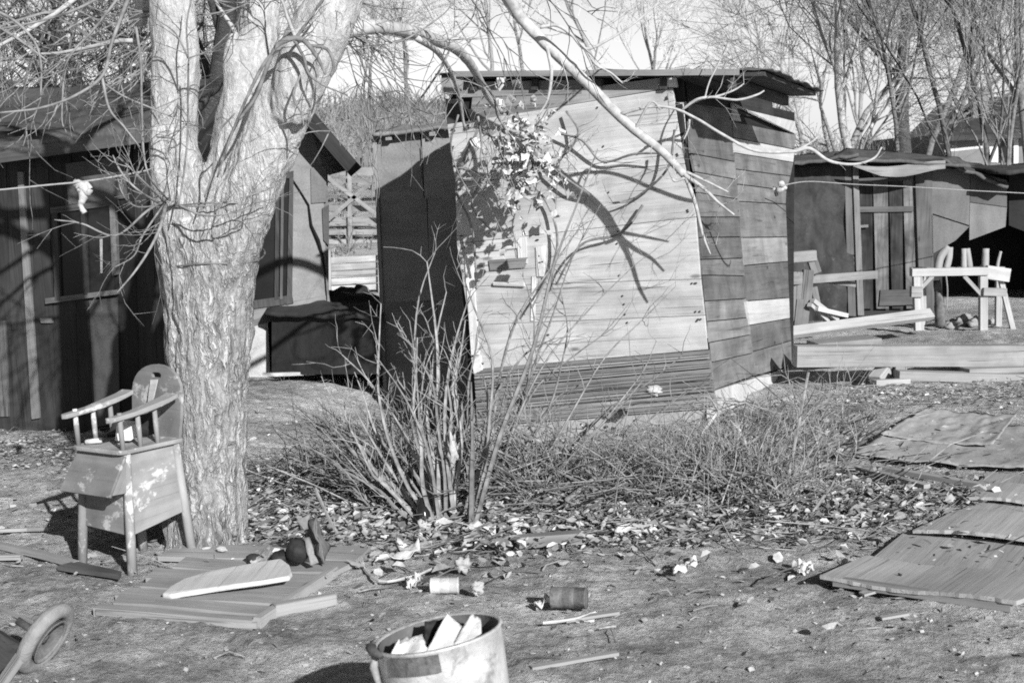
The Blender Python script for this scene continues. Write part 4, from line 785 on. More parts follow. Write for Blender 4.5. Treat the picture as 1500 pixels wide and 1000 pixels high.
mb = MB(); mb.bar(G(139, 895, .022), G(371, 914, .02), .02, .036); mb.build('edge_strip', M['deck'], pf); mb = MB(); mb.bar(G(377, 912, .024), G(490, 836, .03), .03, .042, tone=1.05); mb.build('side_rail', M['deck'], pf)
mb = MB(); out = [(237, 868), (248, 858), (268, 847), (300, 837), (340, 829), (385, 821), (412, 817), (424, 826), (428, 838), (424, 843), (385, 849), (345, 855), (305, 861), (268, 867), (250, 870)]
top = [G(x, y, .062+.03*sst(240, 420, x)) for x, y in out]; mb.prism(top, V(0, 0, -.022), 1.15); tag(mb.build('pointed_plank', M['bright'], None, bevel=.008), 'long pale wooden slat tapering to a point, lying on the plank panel', 'wooden slat')
mb = MB(); mb.bar(G(401, 893, .03), G(492, 877, .03), .055, .05, tone=.95, w2=.045); tag(mb.build('wood_block', M['deck'], None, bevel=.008), 'short thick stick of wood leaning at the corner of the plank panel', 'wood block')
p = G(450, 824, .05); sc_m = p[1]/F
def loc(x, y, dy=0.): return P(x, y, p[1]+dy)
ft = thing('felt_scrap', p, 'folded dark felt scrap standing like a tent at the back corner of the plank panel', 'felt scrap')
mb = MB(); mb.sheet([loc(452, 764, .05), loc(462, 757, 0), loc(474, 826, -.06), loc(444, 826, .1)], 7, 9, .03, 2.5, tone=1.4); mb.sheet([loc(461, 757, .01), loc(466, 765, .12), loc(481, 806, .16), loc(473, 826, -.05)], 7, 9, .02, 2, tone=1.6); mb.build('dark_fold', M['tar'], ft, True, solid=.006)
mb = MB(); mb.sheet([loc(434, 762, 0), loc(455, 752, .03), loc(452, 774, .03), loc(446, 776, 0)], 5, 4, .01, 2); mb.sheet([loc(446, 788, -.05), loc(453, 786, -.03), loc(466, 824, -.1), loc(454, 828, -.1)], 4, 6, .01, 2); mb.build('pale_fold', M['card'], ft, True, solid=.004)
mb = MB(); mb.blob(loc(436, 806, -.03), (.055, .05, .05), 4, 12, 9, .25); mb.blob(loc(412, 816, .0), (.05, .05, .03), 7, 10, 7, .4); mb.blob(loc(372, 819, .1), (.035, .03, .025), 8, 8, 6, .3, 1.5); tag(mb.build('leather_lump', M['black'], None, True), 'dark rounded lump of leather beside the folded felt scrap', 'leather lump')
mb = MB(); mb.sheet([G(366, 822, .05), G(388, 828, .06), G(412, 812, .08), G(384, 808, .06)], 6, 5, .03, 2); tag(mb.build('paper_scrap', M['rag'], None, True), 'pale crumpled scrap behind the long slat on the plank panel', 'paper scrap')
for pts, r, l in (([(-40, 790), (60, 812), (112, 826)], (.03, .03), 'long pale lath pointing at the left front leg of the high chair'), ([(0, 777), (40, 775), (72, 774)], (.016, .018), 'short straight lath on the dirt behind the other laths at left'), ([(-20, 816), (32, 815)], (.03, .025), 'stub of lath at the left edge below the long lath')):
    mb = MB(); q = [G(x, y, .018) for x, y in pts]
    for a, b in zip(q[:-1], q[1:]): mb.bar(a, b, r[0], r[1]*.9)
    tag(mb.build('lath', M['deck'], None), l, 'lath', 'laths on the dirt by the high chair')
mb = MB(); mb.plank([G(84, 828, .03), G(178, 843, .03), G(182, 838, .03), G(108, 820, .03)], .02, n=8, sag=.01, rag=.02); tag(mb.build('wood_strip', M['mid'], None), 'broad grey strip of bark-edged wood between the front legs of the high chair', 'wood strip')
mb = MB(); mb.bar(G(-10, 886, .02), G(50, 913, .02), .012, .012); tag(mb.build('stick', M['deck'], None), 'thin straight stick running up to the cart wheel', 'stick')

# cart with one disc wheel
wc_ = P(66, 934, 4.75); ax = nrm(rt*.84-up*.46-fwd*.18); xx = nrm(np.cross(ax, up)); yy = np.cross(ax, xx)
cart = thing('hand_cart', G(40, 992), 'tipped-up dark hand cart with a dusty disc wheel at the bottom left corner', 'cart')
mb = MB(); pr = []
for a in np.linspace(0, 2*math.pi, 15): pr.append((.109+.027*math.cos(a), .027*math.sin(a)))
mb.lathe(pr, 40, (wc_, xx, yy, ax)); tyre = mb.build('tyre', M['rubber'], cart, True)
mb = MB(); mb.lathe([(.082, .022), (.079, .014), (.07, .0), (.045, -.012), (.02, -.012), (.016, .006), (.0, .008)], 32, (wc_, xx, yy, ax)); mb.lathe([(.084, .026), (.078, .029), (.074, .02)], 32, (wc_, xx, yy, ax), 1.6); mb.build('wheel_disc', M['disc'], cart, True)
mb = MB(); mb.tube([wc_-ax*.03, wc_-ax*.12], .014, 10, .6); mb.build('axle', M['rust'], cart, True)
mb = MB(); mb.bar(P(38, 950, 4.66), P(-40, 1060, 4.5), .028, .034, up, 1.); mb.build('side_rail', M['grey'], cart, bevel=.003)
mb = MB(); mb.hexa([P(-60, 890, 4.95), P(30, 945, 4.86), P(-20, 1060, 4.55), P(-120, 1060, 4.6)], V(.02, .05, -.03), .9); mb.build('cart_bed', M['dark'], cart)
mb = MB(); mb.bar(P(30, 985, 4.72), P(-20, 1030, 4.66), .06, .09, up, .5); mb.bar(P(-120, 1000, 4.8), P(-80, 1080, 4.75), .04, .3, up, .5); mb.build('axle_block', M['dark'], cart)

# bucket with scraps
bz = .42; bc = G(641, 928, bz); bc0 = V(bc[0], bc[1], 0); tl = nrm(V(-.15, .03, 1)); bx = nrm(np.cross(V(0, 1, 0), tl)); by = np.cross(tl, bx)
bu = thing('bucket', bc0, 'dented galvanised lard bucket full of scraps in the bottom foreground', 'bucket')
mb = MB(); rr = .166; mb.lathe([(rr*.86, -.41), (rr*.92, -.25), (rr*.99, -.06), (rr, -.004), (rr+.005, .002), (rr-.002, .006), (rr-.006, 0)], 48, (bc, bx, by, tl), warp=.025); random.seed(21)
mb.build('shell', M['galv'], bu, True)
mb = MB(); mb.lathe([(rr-.008, .0), (rr-.01, -.1), (rr*.88, -.3), (rr*.84, -.395), (0, -.395)], 40, (bc, bx, by, tl), .9, .02); mb.build('inner_wall', M['galvd'], bu, True)
mb = MB(); a0 = R(215)
def bp(a, r, z): return bc+bx*r*math.cos(a)+by*r*math.sin(a)+tl*z
for i in range(5):
    a = R(228)+i*R(9); mb.hexa([bp(a, rr+.012, -.004), bp(a+R(9.2), rr+.012, -.004), bp(a+R(9.2), rr+.012, -.05), bp(a, rr+.012, -.05)], (bc-bp(a, rr, 0))*.04, .9)
mb.build('handle_plate', M['rust'], bu)
mb = MB(); a = R(196); mb.tube([bp(R(186), rr+.006, .004), bp(R(196), rr+.016, .012), bp(R(206), rr+.018, .008), bp(R(216), rr+.01, -.002)], [.008, .014, .013, .007], 8, .7); mb.tube([bp(R(200), rr+.012, -.01), bp(R(199), rr+.02, -.04), bp(R(201), rr+.016, -.09), bp(R(198), rr+.012, -.15), bp(R(200), rr+.02, -.2)], [.009, .012, .007, .006, .004], 7, 2.2); mb.build('bail_ear', M['disc'], bu, True)
def scrap(name, lab, cat, pts, mt, amp=.01, tone=1., sol=.004):
    mb = MB(); mb.sheet([P(x, y_, bc[1]+d) for x, y_, d in pts], 8, 8, amp, 1.6, tone=tone); tag(mb.build(name, M[mt], None, True, solid=sol), lab, cat)
scrap('white_card', 'larger white card sticking up from the bucket', 'card', [(655, 898, .02), (681, 921, .03), (664, 965, -.08), (618, 965, -.08)], 'paper')
scrap('torn_card', 'smaller torn white card at the right inside the bucket', 'card', [(690, 900, .05), (704, 905, .05), (706, 940, -.04), (662, 945, -.04)], 'paper')
scrap('crumpled_paper', 'round crumpled white paper at the left inside the bucket', 'paper', [(582, 935, -.02), (610, 930, .02), (618, 965, -.06), (572, 962, -.08)], 'paper', .05)
scrap('dark_scrap', 'black folded scrap between the papers in the bucket', 'scrap', [(622, 912, .06), (655, 906, .08), (650, 950, -.02), (618, 958, -.02)], 'black', .03)
for nm, lab, c0, ax_, r, L_, mt in (('tin_can', 'shiny tin can lying on its side near the bare bush', (652, 870), V(1, -.05, 0), .032, .112, 'tin'), ('rusty_can', 'dull rusty can lying on the dirt to the right of the shiny can', (834, 892), V(1, -.22, 0), .041, .135, 'rust')):
    p = G(*c0); z_ = nrm(ax_); c = V(p[0], p[1], p[2]+r+.004)-z_*L_/2; x_ = V(0, 0, 1); y_ = np.cross(z_, x_); mb = MB()
    mb.lathe([(r*.2, .012), (r*.94, .01), (r*.96, .0), (r*1.03, .0), (r*1.03, .004), (r*.985, .007), (r*.985, L_*.33), (r*.97, L_*.34), (r*.985, L_*.35), (r*.985, L_*.66), (r*.97, L_*.67), (r*.985, L_*.68), (r*.985, L_-.006), (r*1.03, L_-.004), (r*1.03, L_), (r*.9, L_-.004), (0, L_-.005)], 28, (c, x_, y_, z_), 1., .02 if mt == 'rust' else .004); tag(mb.build(nm, M[mt], None, True), lab, 'can')

# ------------------------------------------------------------------ walkway of old boards on the right
wk = thing('board_walk', G(1400, 830), 'walkway of wide weathered panels laid over the dirt at right', 'board walk')
for i, (q, t) in enumerate([([(1222, 845), (1478, 882), (1560, 846), (1275, 813)], 1.), ([(1262, 820), (1560, 850), (1580, 806), (1338, 778)], .96), ([(1340, 776), (1580, 800), (1590, 764), (1398, 746)], 1.), ([(1392, 752), (1590, 770), (1600, 738), (1428, 728)], .9), ([(1420, 728), (1600, 742), (1610, 715), (1440, 708)], 1.02), ([(1438, 706), (1610, 716), (1620, 694), (1455, 690)], .92)]):
    mb = MB(); dz = (.06, .042, .07, .045, .065, .04)[i]; mb.plank([G(*c, dz-.01) for c in q], .015, n=26, sag=.022, tone=t*U(1.0, 1.25), rag=.06, fray=.004, cross=True); mb.build('panel', M['deck'], wk)
mb = MB(); mb.bar(G(1222, 850, .03), G(1482, 888, .03), .03, .035, tone=.8); mb.build('edge_strip', M['deck'], wk)
for q, l in (([(1250, 668), (1520, 690), (1540, 628), (1335, 612)], 'wide torn sheet of flooring lying flat beyond the board walk'), ([(1290, 640), (1455, 655), (1490, 610), (1360, 600)], 'smaller curled flooring sheet on top of the wide torn one')):
    mb = MB(); mb.sheet([G(*c, .02+.02*(l[0] == 's')) for c in q], 40, 20, .012, 7, .02, 1.25); tag(mb.build('flooring_sheet', M['lino'], None, True, solid=.004), l, 'flooring', 'torn flooring sheets')
for q, r, l in (([(1180, 680), (1295, 686), (1446, 712)], (.05, .022), 'longest dark-shadowed rail lying across the dirt by the board walk'), ([(1255, 684), (1358, 712)], (.04, .02), 'short rail lying just in front of the long one')):
    mb = MB(); q = [G(x, y_, .06) for x, y_ in q]
    for a, b in zip(q[:-1], q[1:]): mb.bar(a, b, r[0], r[1])
    tag(mb.build('wood_rail', M['deck'], None), l, 'rail', 'wooden rails on the dirt')

# ------------------------------------------------------------------ lumber and bench on the right
Yb = 10.6
def box(name, lab, cat, a, b, w_, h_, mt, tone=1., bev=.004, grp=None, u=(0, 0, 1)): mb = MB(); mb.bar(a, b, w_, h_, u, tone); return tag(mb.build(name, M[mt], None, bevel=bev), lab, cat, grp)
box('beam', 'long squared grey beam lying level right of the shack', 'beam', P(1164, 521, Yb), P(1495, 520, Yb+.1), .14, .16, 'grey', 1.15)
box('beam', 'flat board lying behind and on top of the long squared beam', 'beam', P(1190, 505, Yb+.35), P(1282, 497, Yb+.4), .3, .05, 'grey', 1.1)
box('plank', 'pale plank slanting up from the shack corner towards the bench', 'plank', P(1120, 492, 12.2), P(1364, 460, 12.9), .06, .10, 'deck', 1.25, u=(0, .7, .7))
box('beam_block', 'short upright block under the middle of the long beam', 'block', P(1318, 537, Yb+.02), P(1316, 562, Yb), .09, .09, 'grey', 1., u=(0, 1, 0))
box('pale_board', 'pale board lying on the ground below the long beam', 'board', P(1314, 549, Yb-.15), P(1560, 556, Yb-.1), .12, .07, 'deck', .95)
box('pale_board', 'ragged pale board on the ground behind the right end of the beam', 'board', P(1405, 541, Yb+.0), P(1570, 535, Yb+.2), .3, .04, 'deck', .85)
box('pale_board', 'short pale stub of board in front of the beam block', 'board', P(1280, 562, Yb-.3), P(1330, 560, Yb-.2), .07, .06, 'deck', 1.2)
box('split_log', 'chunky split piece of wood tipped under the long beam', 'log', P(1282, 558, Yb-.05), P(1296, 541, Yb+.05), .11, .09, 'bright', .8, .01)
Yn = 13.4; bench = thing('work_bench', P(1400, 482, Yn), 'crude pale bench with pegs standing up from its top, in front of the black bay that stands in for shadow', 'bench')
def nb(x, y_, d=0.): return P(x, y_, Yn+d)
mb = MB(); mb.bar(nb(1334, 399), nb(1446, 397), .1, .075, tone=1.35); mb.bar(nb(1440, 398, .04), nb(1474, 403, .1), .14, .13, tone=1.4); mb.build('top_rail', M['deck'], bench, bevel=.006)
mb = MB(); mb.bar(nb(1334, 396, .42), nb(1470, 395, .42), .08, .06, tone=.9); mb.build('back_rail', M['deck'], bench)
for a, b, w_ in (((1343, 396, 0), (1346, 484, -.02), .085), ((1440, 404, 0), (1440, 486, 0), .075), ((1463, 404, .35), (1462, 482, .37), .06), ((1466, 410, .1), (1484, 484, .1), .05), ((1352, 404, .42), (1353, 476, .42), .05)):
    mb = MB(); mb.bar(nb(*b), nb(*a), w_, w_*.9, (0, 1, 0), U(1.2, 1.45)); mb.build('leg', M['deck'], bench, bevel=.005)
mb = MB(); mb.bar(nb(1438, 427, -.03), nb(1472, 428, .0), .09, .075); mb.build('stretcher', M['deck'], bench, bevel=.004); mb = MB(); mb.bar(nb(1334, 427, -.04), nb(1350, 427, -.04), .07, .1); mb.build('cleat', M['deck'], bench)
for a, b in (((1343, 428, -.02), (1366, 404, -.02)), ((1412, 404, -.02), (1438, 432, -.02))): mb = MB(); mb.bar(nb(*a), nb(*b), .035, .03, (0, 1, 0)); mb.build('brace', M['deck'], bench)
for rows in ([(1373, 398, 6), (1378, 376, 6), (1390, 362, 5.5)], [(1386, 394, 5), (1390, 378, 5), (1391, 362, 5)], [(1412, 396, 4.5), (1412, 364, 4)], [(1421, 394, 4.5), (1417, 364, 4)], [(1443, 394, 5.5), (1444, 364, 5)], [(1461, 394, 2.5), (1462, 384, 2.5), (1466, 368, 2)]):
    mb = MB(); q = pxp([(x, y_, Yn+.05, r) for x, y_, r in rows], 4); mb.tube(q[:, :3], q[:, 3], 7, 1., bump=.08); mb.build('peg', M['deck'], bench, True)
mb = MB(); q = pxp([(1386, 404, Yn-.06, 1.), (1388, 425, Yn-.06, 1.), (1387, 450, Yn-.06, 1.3)], 4); mb.tube(q[:, :3], q[:, 3], 4, 1.); mb.build('cord', M['rope'], bench)
for x, y_, r, l in ((1410, 476, .075, 'pale boulder under the middle of the bench'), (1432, 478, .07, 'darker boulder beside the right bench leg'), (1392, 482, .05, 'small stone at the left of the boulders under the bench'), (1452, 476, .05, 'small stone behind the right bench leg')):
    mb = MB(); mb.blob(G(x, y_)+V(0, 0, r*.5), (r*1.5, r, r*.8), x, 14, 10, .75, U(.7, 1.2), 1.6); tag(mb.build('stone', M['stone'], None, True), l, 'stone', 'stones under the bench')
mb = MB(); q = pxp([(1372, 410, Yn+.35, 5), (1376, 440, Yn+.3, 7), (1378, 478, Yn+.25, 8)], 4); mb.tube(q[:, :3], q[:, 3], 7, .9, bump=.3); tag(mb.build('dark_stick', M['twigd'], None, True), 'thick dark stick standing behind the bench top', 'stick')
# scrap stand between the shack and the coop
Ys = 13.0; st = thing('scrap_frame', P(1180, 476, Ys), 'broken wooden frame with boards nailed across, right behind the shack corner', 'wooden frame')
mb = MB(); mb.bar(P(1120, 380, Ys-.1), P(1194, 374, Ys), .09, .1, tone=1.1); mb.build('top_arm', M['grey'], st, bevel=.008)
for a, b, w_, t in (((1188, 376), (1196, 400), .09, .8), ((1168, 398), (1165, 470), .09, .9), ((1184, 395), (1180, 440), .1, .7), ((1176, 438), (1172, 478), .13, .8), ((1192, 420), (1198, 450), .06, .8)):
    mb = MB(); mb.bar(P(*b, Ys), P(*a, Ys), w_, w_*.7, (0, 1, 0), t); mb.build('upright', M['grey'], st, bevel=.006)
for a, b, w_ in (((1160, 411), (1284, 402), .075), ((1160, 403), (1252, 417), .05)): mb = MB(); mb.bar(P(*a, Ys-.08), P(*b, Ys+.5), .03, w_, tone=.9); mb.build('cross_board', M['grey'], st)
for a, b, l in (((1190, 440), (1226, 468), 'split stick fanning right from the broken frame, upper one'), ((1196, 452), (1240, 462), 'split stick lying flat by the broken frame'), ((1186, 446), (1212, 470), 'split stick leaning steeply on the broken frame')):
    mb = MB(); mb.bar(P(*a, Ys-.1), P(*b, Ys+.1), .05, .04, tone=U(.8, 1.1)); tag(mb.build('split_stick', M['bright'], None), l, 'stick', 'split sticks by the broken frame')

# ------------------------------------------------------------------ lines
def rope(name, rows, mt, lab, knots, cat='clothesline'):
    mb = MB(); q = pxp(rows, 10); mb.tube(q[:, :3], q[:, 3], 6, 1., bump=.2); o = mb.build(name, M[mt], None, True); return tag(o, lab, cat)
rope('clothesline', [(-60, 282, YB-.8, 1.4), (0, 278, YB-.75, 1.4), (70, 271, YB-.7, 1.4), (130, 265, YB-.62, 1.4), (205, 252, YB-.5, 1.4), (225, 246, YB-.36, 1.4)], 'rope', 'twisted rope line tied to the left side of the big tree', [])
mb = MB()
for rows in ([(108, 267, 5), (120, 272, 7), (128, 282, 6), (132, 276, 4), (124, 268, 5)], [(120, 270, 5), (122, 290, 6), (118, 300, 4), (124, 312, 4)], [(112, 268, 4), (118, 278, 5), (126, 270, 5)]):
    q = pxp([(x, y_, YB-.63, r) for x, y_, r in rows], 5); mb.tube(q[:, :3], q[:, 3], 7, 1.1, bump=.4)
tag(mb.build('rag_knot', M['rag'], None, True), 'knotted strip of pale rag hanging from the rope line', 'rag')
rope('clothesline', [(1144, 272, 11.2, .9), (1185, 266, 11.5, .8), (1250, 270, 12, .75), (1340, 274, 12.6, .7), (1420, 279, 13.2, .7), (1520, 284, 13.8, .7)], 'rope', 'thin light line running from the shack corner past the coop', [])
mb = MB(); c = SIDE.hit(1139, 276, .05)
for i in range(6): mb.blob(c+RS.randn(3)*.025, (.03, .022, .022), i, 8, 6, .3)
tag(mb.build('line_knot', M['rag'], None, True), 'pale knot tying the thin line to the side of the shack', 'knot')
for i, (yy_, dip, l) in enumerate(((392, 6, 'wire looped round the trunk low on the big tree'), (306, 8, 'wire looped round the base of the limbs of the big tree'))):
    mb = MB(); c0 = P(314 if i == 0 else 318, yy_-16, YB); rd = (72, 84)[i]*YB/F
    q = [c0+V(rd*math.cos(a)*1.02, rd*.95*math.sin(a), .03*math.sin(a)+.01*math.sin(3*a)) for a in np.linspace(0, 2*math.pi, 30)]; mb.tube(q, .004, 5, .5); tag(mb.build('wire_loop', M['wire'], None, True), l, 'wire', 'wires round the big tree')

# ------------------------------------------------------------------ shrubs
random.seed(5); RS.seed(5)
def shrub(name, lab, base, stems, mat, rb=4.5, tw=5, tl=.22, tone=1., jit=6):
    t = thing(name, G(*base), lab, 'shrub'); mb = MB(); m2 = MB()
    for i, st_ in enumerate(stems):
        bx_, by_, tx, ty, dY = st_[:5]; r = st_[5] if len(st_) > 5 else rb*U(.6, 1.1); b = G(bx_, by_); b[2] -= .03; e = P(tx, ty, b[1]+dY)
        k = 5; rows_ = []
        bow = V(U(-.12, .12), U(-.1, .1), U(0, .08))*np.linalg.norm(e-b)
        for j in range(k+1): u = j/k; rows_.append([*(b*(1-u)+e*u+bow*math.sin(3.1*u)+RS.randn(3)*.012*(0 < j < k)), r*b[1]/F*(1-.78*u)])
        p = smooth_path(rows_, 3); (mb if i % 2 else m2).tube(p[:, :3], p[:, 3], 5, tone*U(.75, 1.2), bump=.2); side_twigs(mb if i % 2 else m2, p, tw, tl, .0028, tone, .3, .25, n=3)
    a = mb.build('stems', M[mat], t); mb2 = m2.build('twigs', M[mat], t); return t
st_ = [(640, 772, 625, 385, .5, 5), (648, 770, 560, 445, .5, 4), (655, 768, 655, 428, .4, 4.5), (660, 772, 590, 545, .3), (640, 774, 612, 495, .3), (636, 770, 600, 470, .3, 3), (665, 766, 640, 368, .6, 4), (668, 768, 690, 430, .5, 4.5), (650, 768, 520, 545, .3), (630, 770, 485, 562, .2), (626, 766, 505, 590, .2), (645, 772, 548, 520, .2), (670, 764, 682, 470, .4), (662, 770, 575, 620, .2), (655, 760, 620, 560, .3), (650, 764, 640, 500, .3), (676, 770, 668, 380, .6, 3.5), (640, 765, 470, 610, .2), (635, 770, 440, 650, .1, 3), (630, 772, 520, 640, .1, 3), (660, 768, 670, 520, .2), (646, 770, 538, 560, .3), (652, 768, 580, 470, .35), (672, 768, 706, 548, .3), (642, 770, 500, 520, .25, 3.5), (658, 762, 630, 600, .1), (664, 764, 655, 560, .1, 6), (668, 764, 676, 590, .1, 6)]
shrub('bare_shrub', 'dense clump of bare upright stems in front of the shack left corner', (652, 768), st_, 'twig', 4.5, 7, .2, 1.05)
s2 = [(690, 780, 690, 560, .2, 6), (690, 780, 875, 220, 1.0, 4.5), (700, 740, 850, 335, .9, 4), (705, 735, 790, 500, .5, 5), (720, 735, 900, 480, .7, 3.5), (735, 740, 1000, 520, .8, 4.5), (740, 745, 960, 500, .8, 3), (710, 730, 820, 430, .7, 3), (725, 740, 930, 390, .9, 3), (700, 740, 770, 420, .6, 3), (715, 742, 880, 300, 1., 3), (750, 745, 990, 420, 1., 2.6), (740, 740, 860, 560, .5), (760, 745, 940, 560, .5), (700, 735, 745, 560, .4, 4.5), (720, 738, 800, 600, .3, 4), (770, 750, 1040, 560, .6, 3), (690, 742, 700, 480, .4, 3.5), (712, 745, 830, 470, .6, 3), (780, 750, 900, 640, .3)]
shrub('arching_shrub', 'thin arching bare shrub spreading right across the front of the shack', (715, 742), s2, 'twig', 3.6, 8, .26, .8)
s3 = [(600+U(-60, 60), 735+U(-20, 25), U(400, 620), U(590, 700), U(.0, .4), U(2, 3.4)) for i in range(80)]
shrub('low_brush', 'low tangle of dark twigs left of the upright stems', (560, 735), s3, 'twig', 2.6, 6, .16, .8)
s4 = [(U(960, 1200), U(690, 765), U(900, 1240), U(620, 745), U(-.2, .5), U(1.4, 2.8)) for i in range(110)]
shrub('weed_tangle', 'tangled dry weeds heaped in the leaves under the shack corner', (1090, 735), s4, 'weed', 2.4, 7, .2, 1.0)
s6 = [(U(1060, 1260), U(600, 760), U(1000, 1320), U(545, 720), U(-.2, .6), U(1.4, 2.6)) for i in range(42)]
shrub('weed_tangle', 'looser brushy weeds trailing right past the shack corner footing', (1180, 690), s6, 'weed', 2.2, 8, .2, 1.15)
s5 = [(U(700, 960), U(700, 755), (tx_ := U(640, 1000)), U(590, 700) if tx_ < 830 else U(650, 720), U(-.2, .5), U(1.6, 3)) for i in range(80)]
shrub('low_brush', 'low mess of broken stems along the foot of the shack front', (830, 735), s5, 'twig', 2.4, 6, .2, .95)
# hanging vine across the shack wall
mb = MB()
for rows in ([(700, 190, 2.2), (680, 230, 2.2), (668, 280, 2), (690, 330, 2), (700, 400, 1.6)], [(820, 195, 2), (850, 205, 2), (880, 235, 2), (930, 228, 1.8), (970, 222, 1.5)], [(830, 165, 2), (846, 190, 2), (838, 215, 1.6), (826, 228, 1.2)], [(940, 300, 2), (920, 330, 2), (900, 345, 2), (860, 352, 1.8), (835, 380, 1.8), (815, 420, 1.6)], [(760, 250, 2), (800, 300, 2), (815, 350, 2), (805, 400, 2), (780, 450, 1.6)], [(800, 240, 2.4), (840, 270, 2.2), (865, 288, 2)], [(990, 190, 1.8), (975, 250, 1.8), (930, 290, 1.6), (900, 300, 1.2)], [(660, 240, 2), (700, 260, 2), (690, 300, 2), (720, 340, 1.6)]):
    q = smooth_path([[*FRONT.hit(x+U(-3, 3), y_+U(-3, 3), U(.05, .14)), r*9.5/F] for x, y_, r in rows], 6); mb.tube(q[:, :3], q[:, 3], 5, U(.6, 1.), bump=.2); side_twigs(mb, q, 4, .2, .002, .8)
tag(mb.build('dead_vine', M['twig'], None, origin=FRONT.hit(800, 330, .1)), 'thin dead vine strands trailing over the pale front of the shack', 'vine')
# single stalks and sticks
for i, (pts, r, mt, l) in enumerate([([(1146, 742), (1166, 640), (1184, 545)], 2.6, 'twig', 'tall pale stalk standing right of the shack corner'), ([(1108, 708), (1098, 665), (1079, 622)], 3.4, 'twigp', 'shorter pale stalk below the shack corner'), ([(1180, 765), (1222, 704)], 2.6, 'twig', 'straight pale stick propped right of the weeds'), ([(990, 690), (1010, 660), (1052, 602)], 2.6, 'twigp', 'thin pale stalk leaning at the shack corner footing'), ([(1005, 690), (1050, 755)], 3., 'twigp', 'pale stick lying in the middle of the weeds'), ([(832, 768), (905, 712), (980, 660)], 4, 'twig', 'long brown branch lying through the weeds below the shack'), ([(505, 800), (480, 755), (462, 715)], 3, 'twig', 'forked twig rising behind the felt scrap'), ([(500, 775), (545, 850), (600, 850), (632, 838)], 2.6, 'twigp', 'curved pale twig on the dirt left of the shiny can'), ([(365, 782), (345, 740), (338, 715), (352, 690)], 2.4, 'twigd', 'dark twig leaning on the right foot of the trunk'), ([(876, 706), (820, 640)], 2, 'twigp', 'thin pale cane crossing low in front of the footing'), ([(905, 690), (850, 620)], 2, 'twigp', 'second thin pale cane just right of the first by the footing'), ([(1205, 770), (1270, 765), (1330, 762)], 3, 'twigp', 'pale stick lying flat left of the board walk'), ([(795, 918), (840, 912), (872, 902)], 2.6, 'twigp', 'bent pale twig on the bare dirt right of the bucket')]):
    mb = MB(); Y0 = G(*pts[0])[1]; q = pxp([((x), y_, G(x, y_)[1] if i in (4, 5, 7, 11, 12) else Y0+.06*k, r*(1-.25*k/len(pts))) for k, (x, y_) in enumerate(pts)], 5)
    q[:, 2] += .015*(i in (4, 7, 11, 12))+.12*(i == 5); mb.tube(q[:, :3], q[:, 3], 6, 1., bump=.25); side_twigs(mb, q, 2, .12, .002); tag(mb.build('stick', M[mt], None), l, 'stick', 'sticks about the yard')
for a, b, w_, h_, mt, l in (((757, 793), (852, 786), .07, .05, 'grey', 'grey board end lying in the leaves below the shack'), ((778, 978), (905, 956), .03, .012, 'deck', 'longest flat lath on the bare dirt right of the bucket'), ((828, 908), (906, 896), .035, .012, 'deck', 'shorter flat lath on the dirt below the rusty can'), ((1290, 905), (1330, 898), .03, .01, 'deck', 'small chip of lath in front of the board walk'), ((1262, 870), (1290, 862), .04, .01, 'deck', 'broken lath end under the front edge of the board walk'), ((540, 812), (628, 798), .1, .012, 'paper', 'flat white card strip on the ground below the upright stems'), ((470, 770), (402, 758), .02, .02, 'twigd', 'dark rod lying behind the felt scrap')):
    mb = MB(); mb.bar(G(*a, h_*.6), G(*b, h_*.6+.01), w_, h_, tone=1.); tag(mb.build('ground_board' if mt != 'paper' else 'card_strip', M[mt], None, bevel=.002), l, 'board' if mt != 'paper' else 'card')
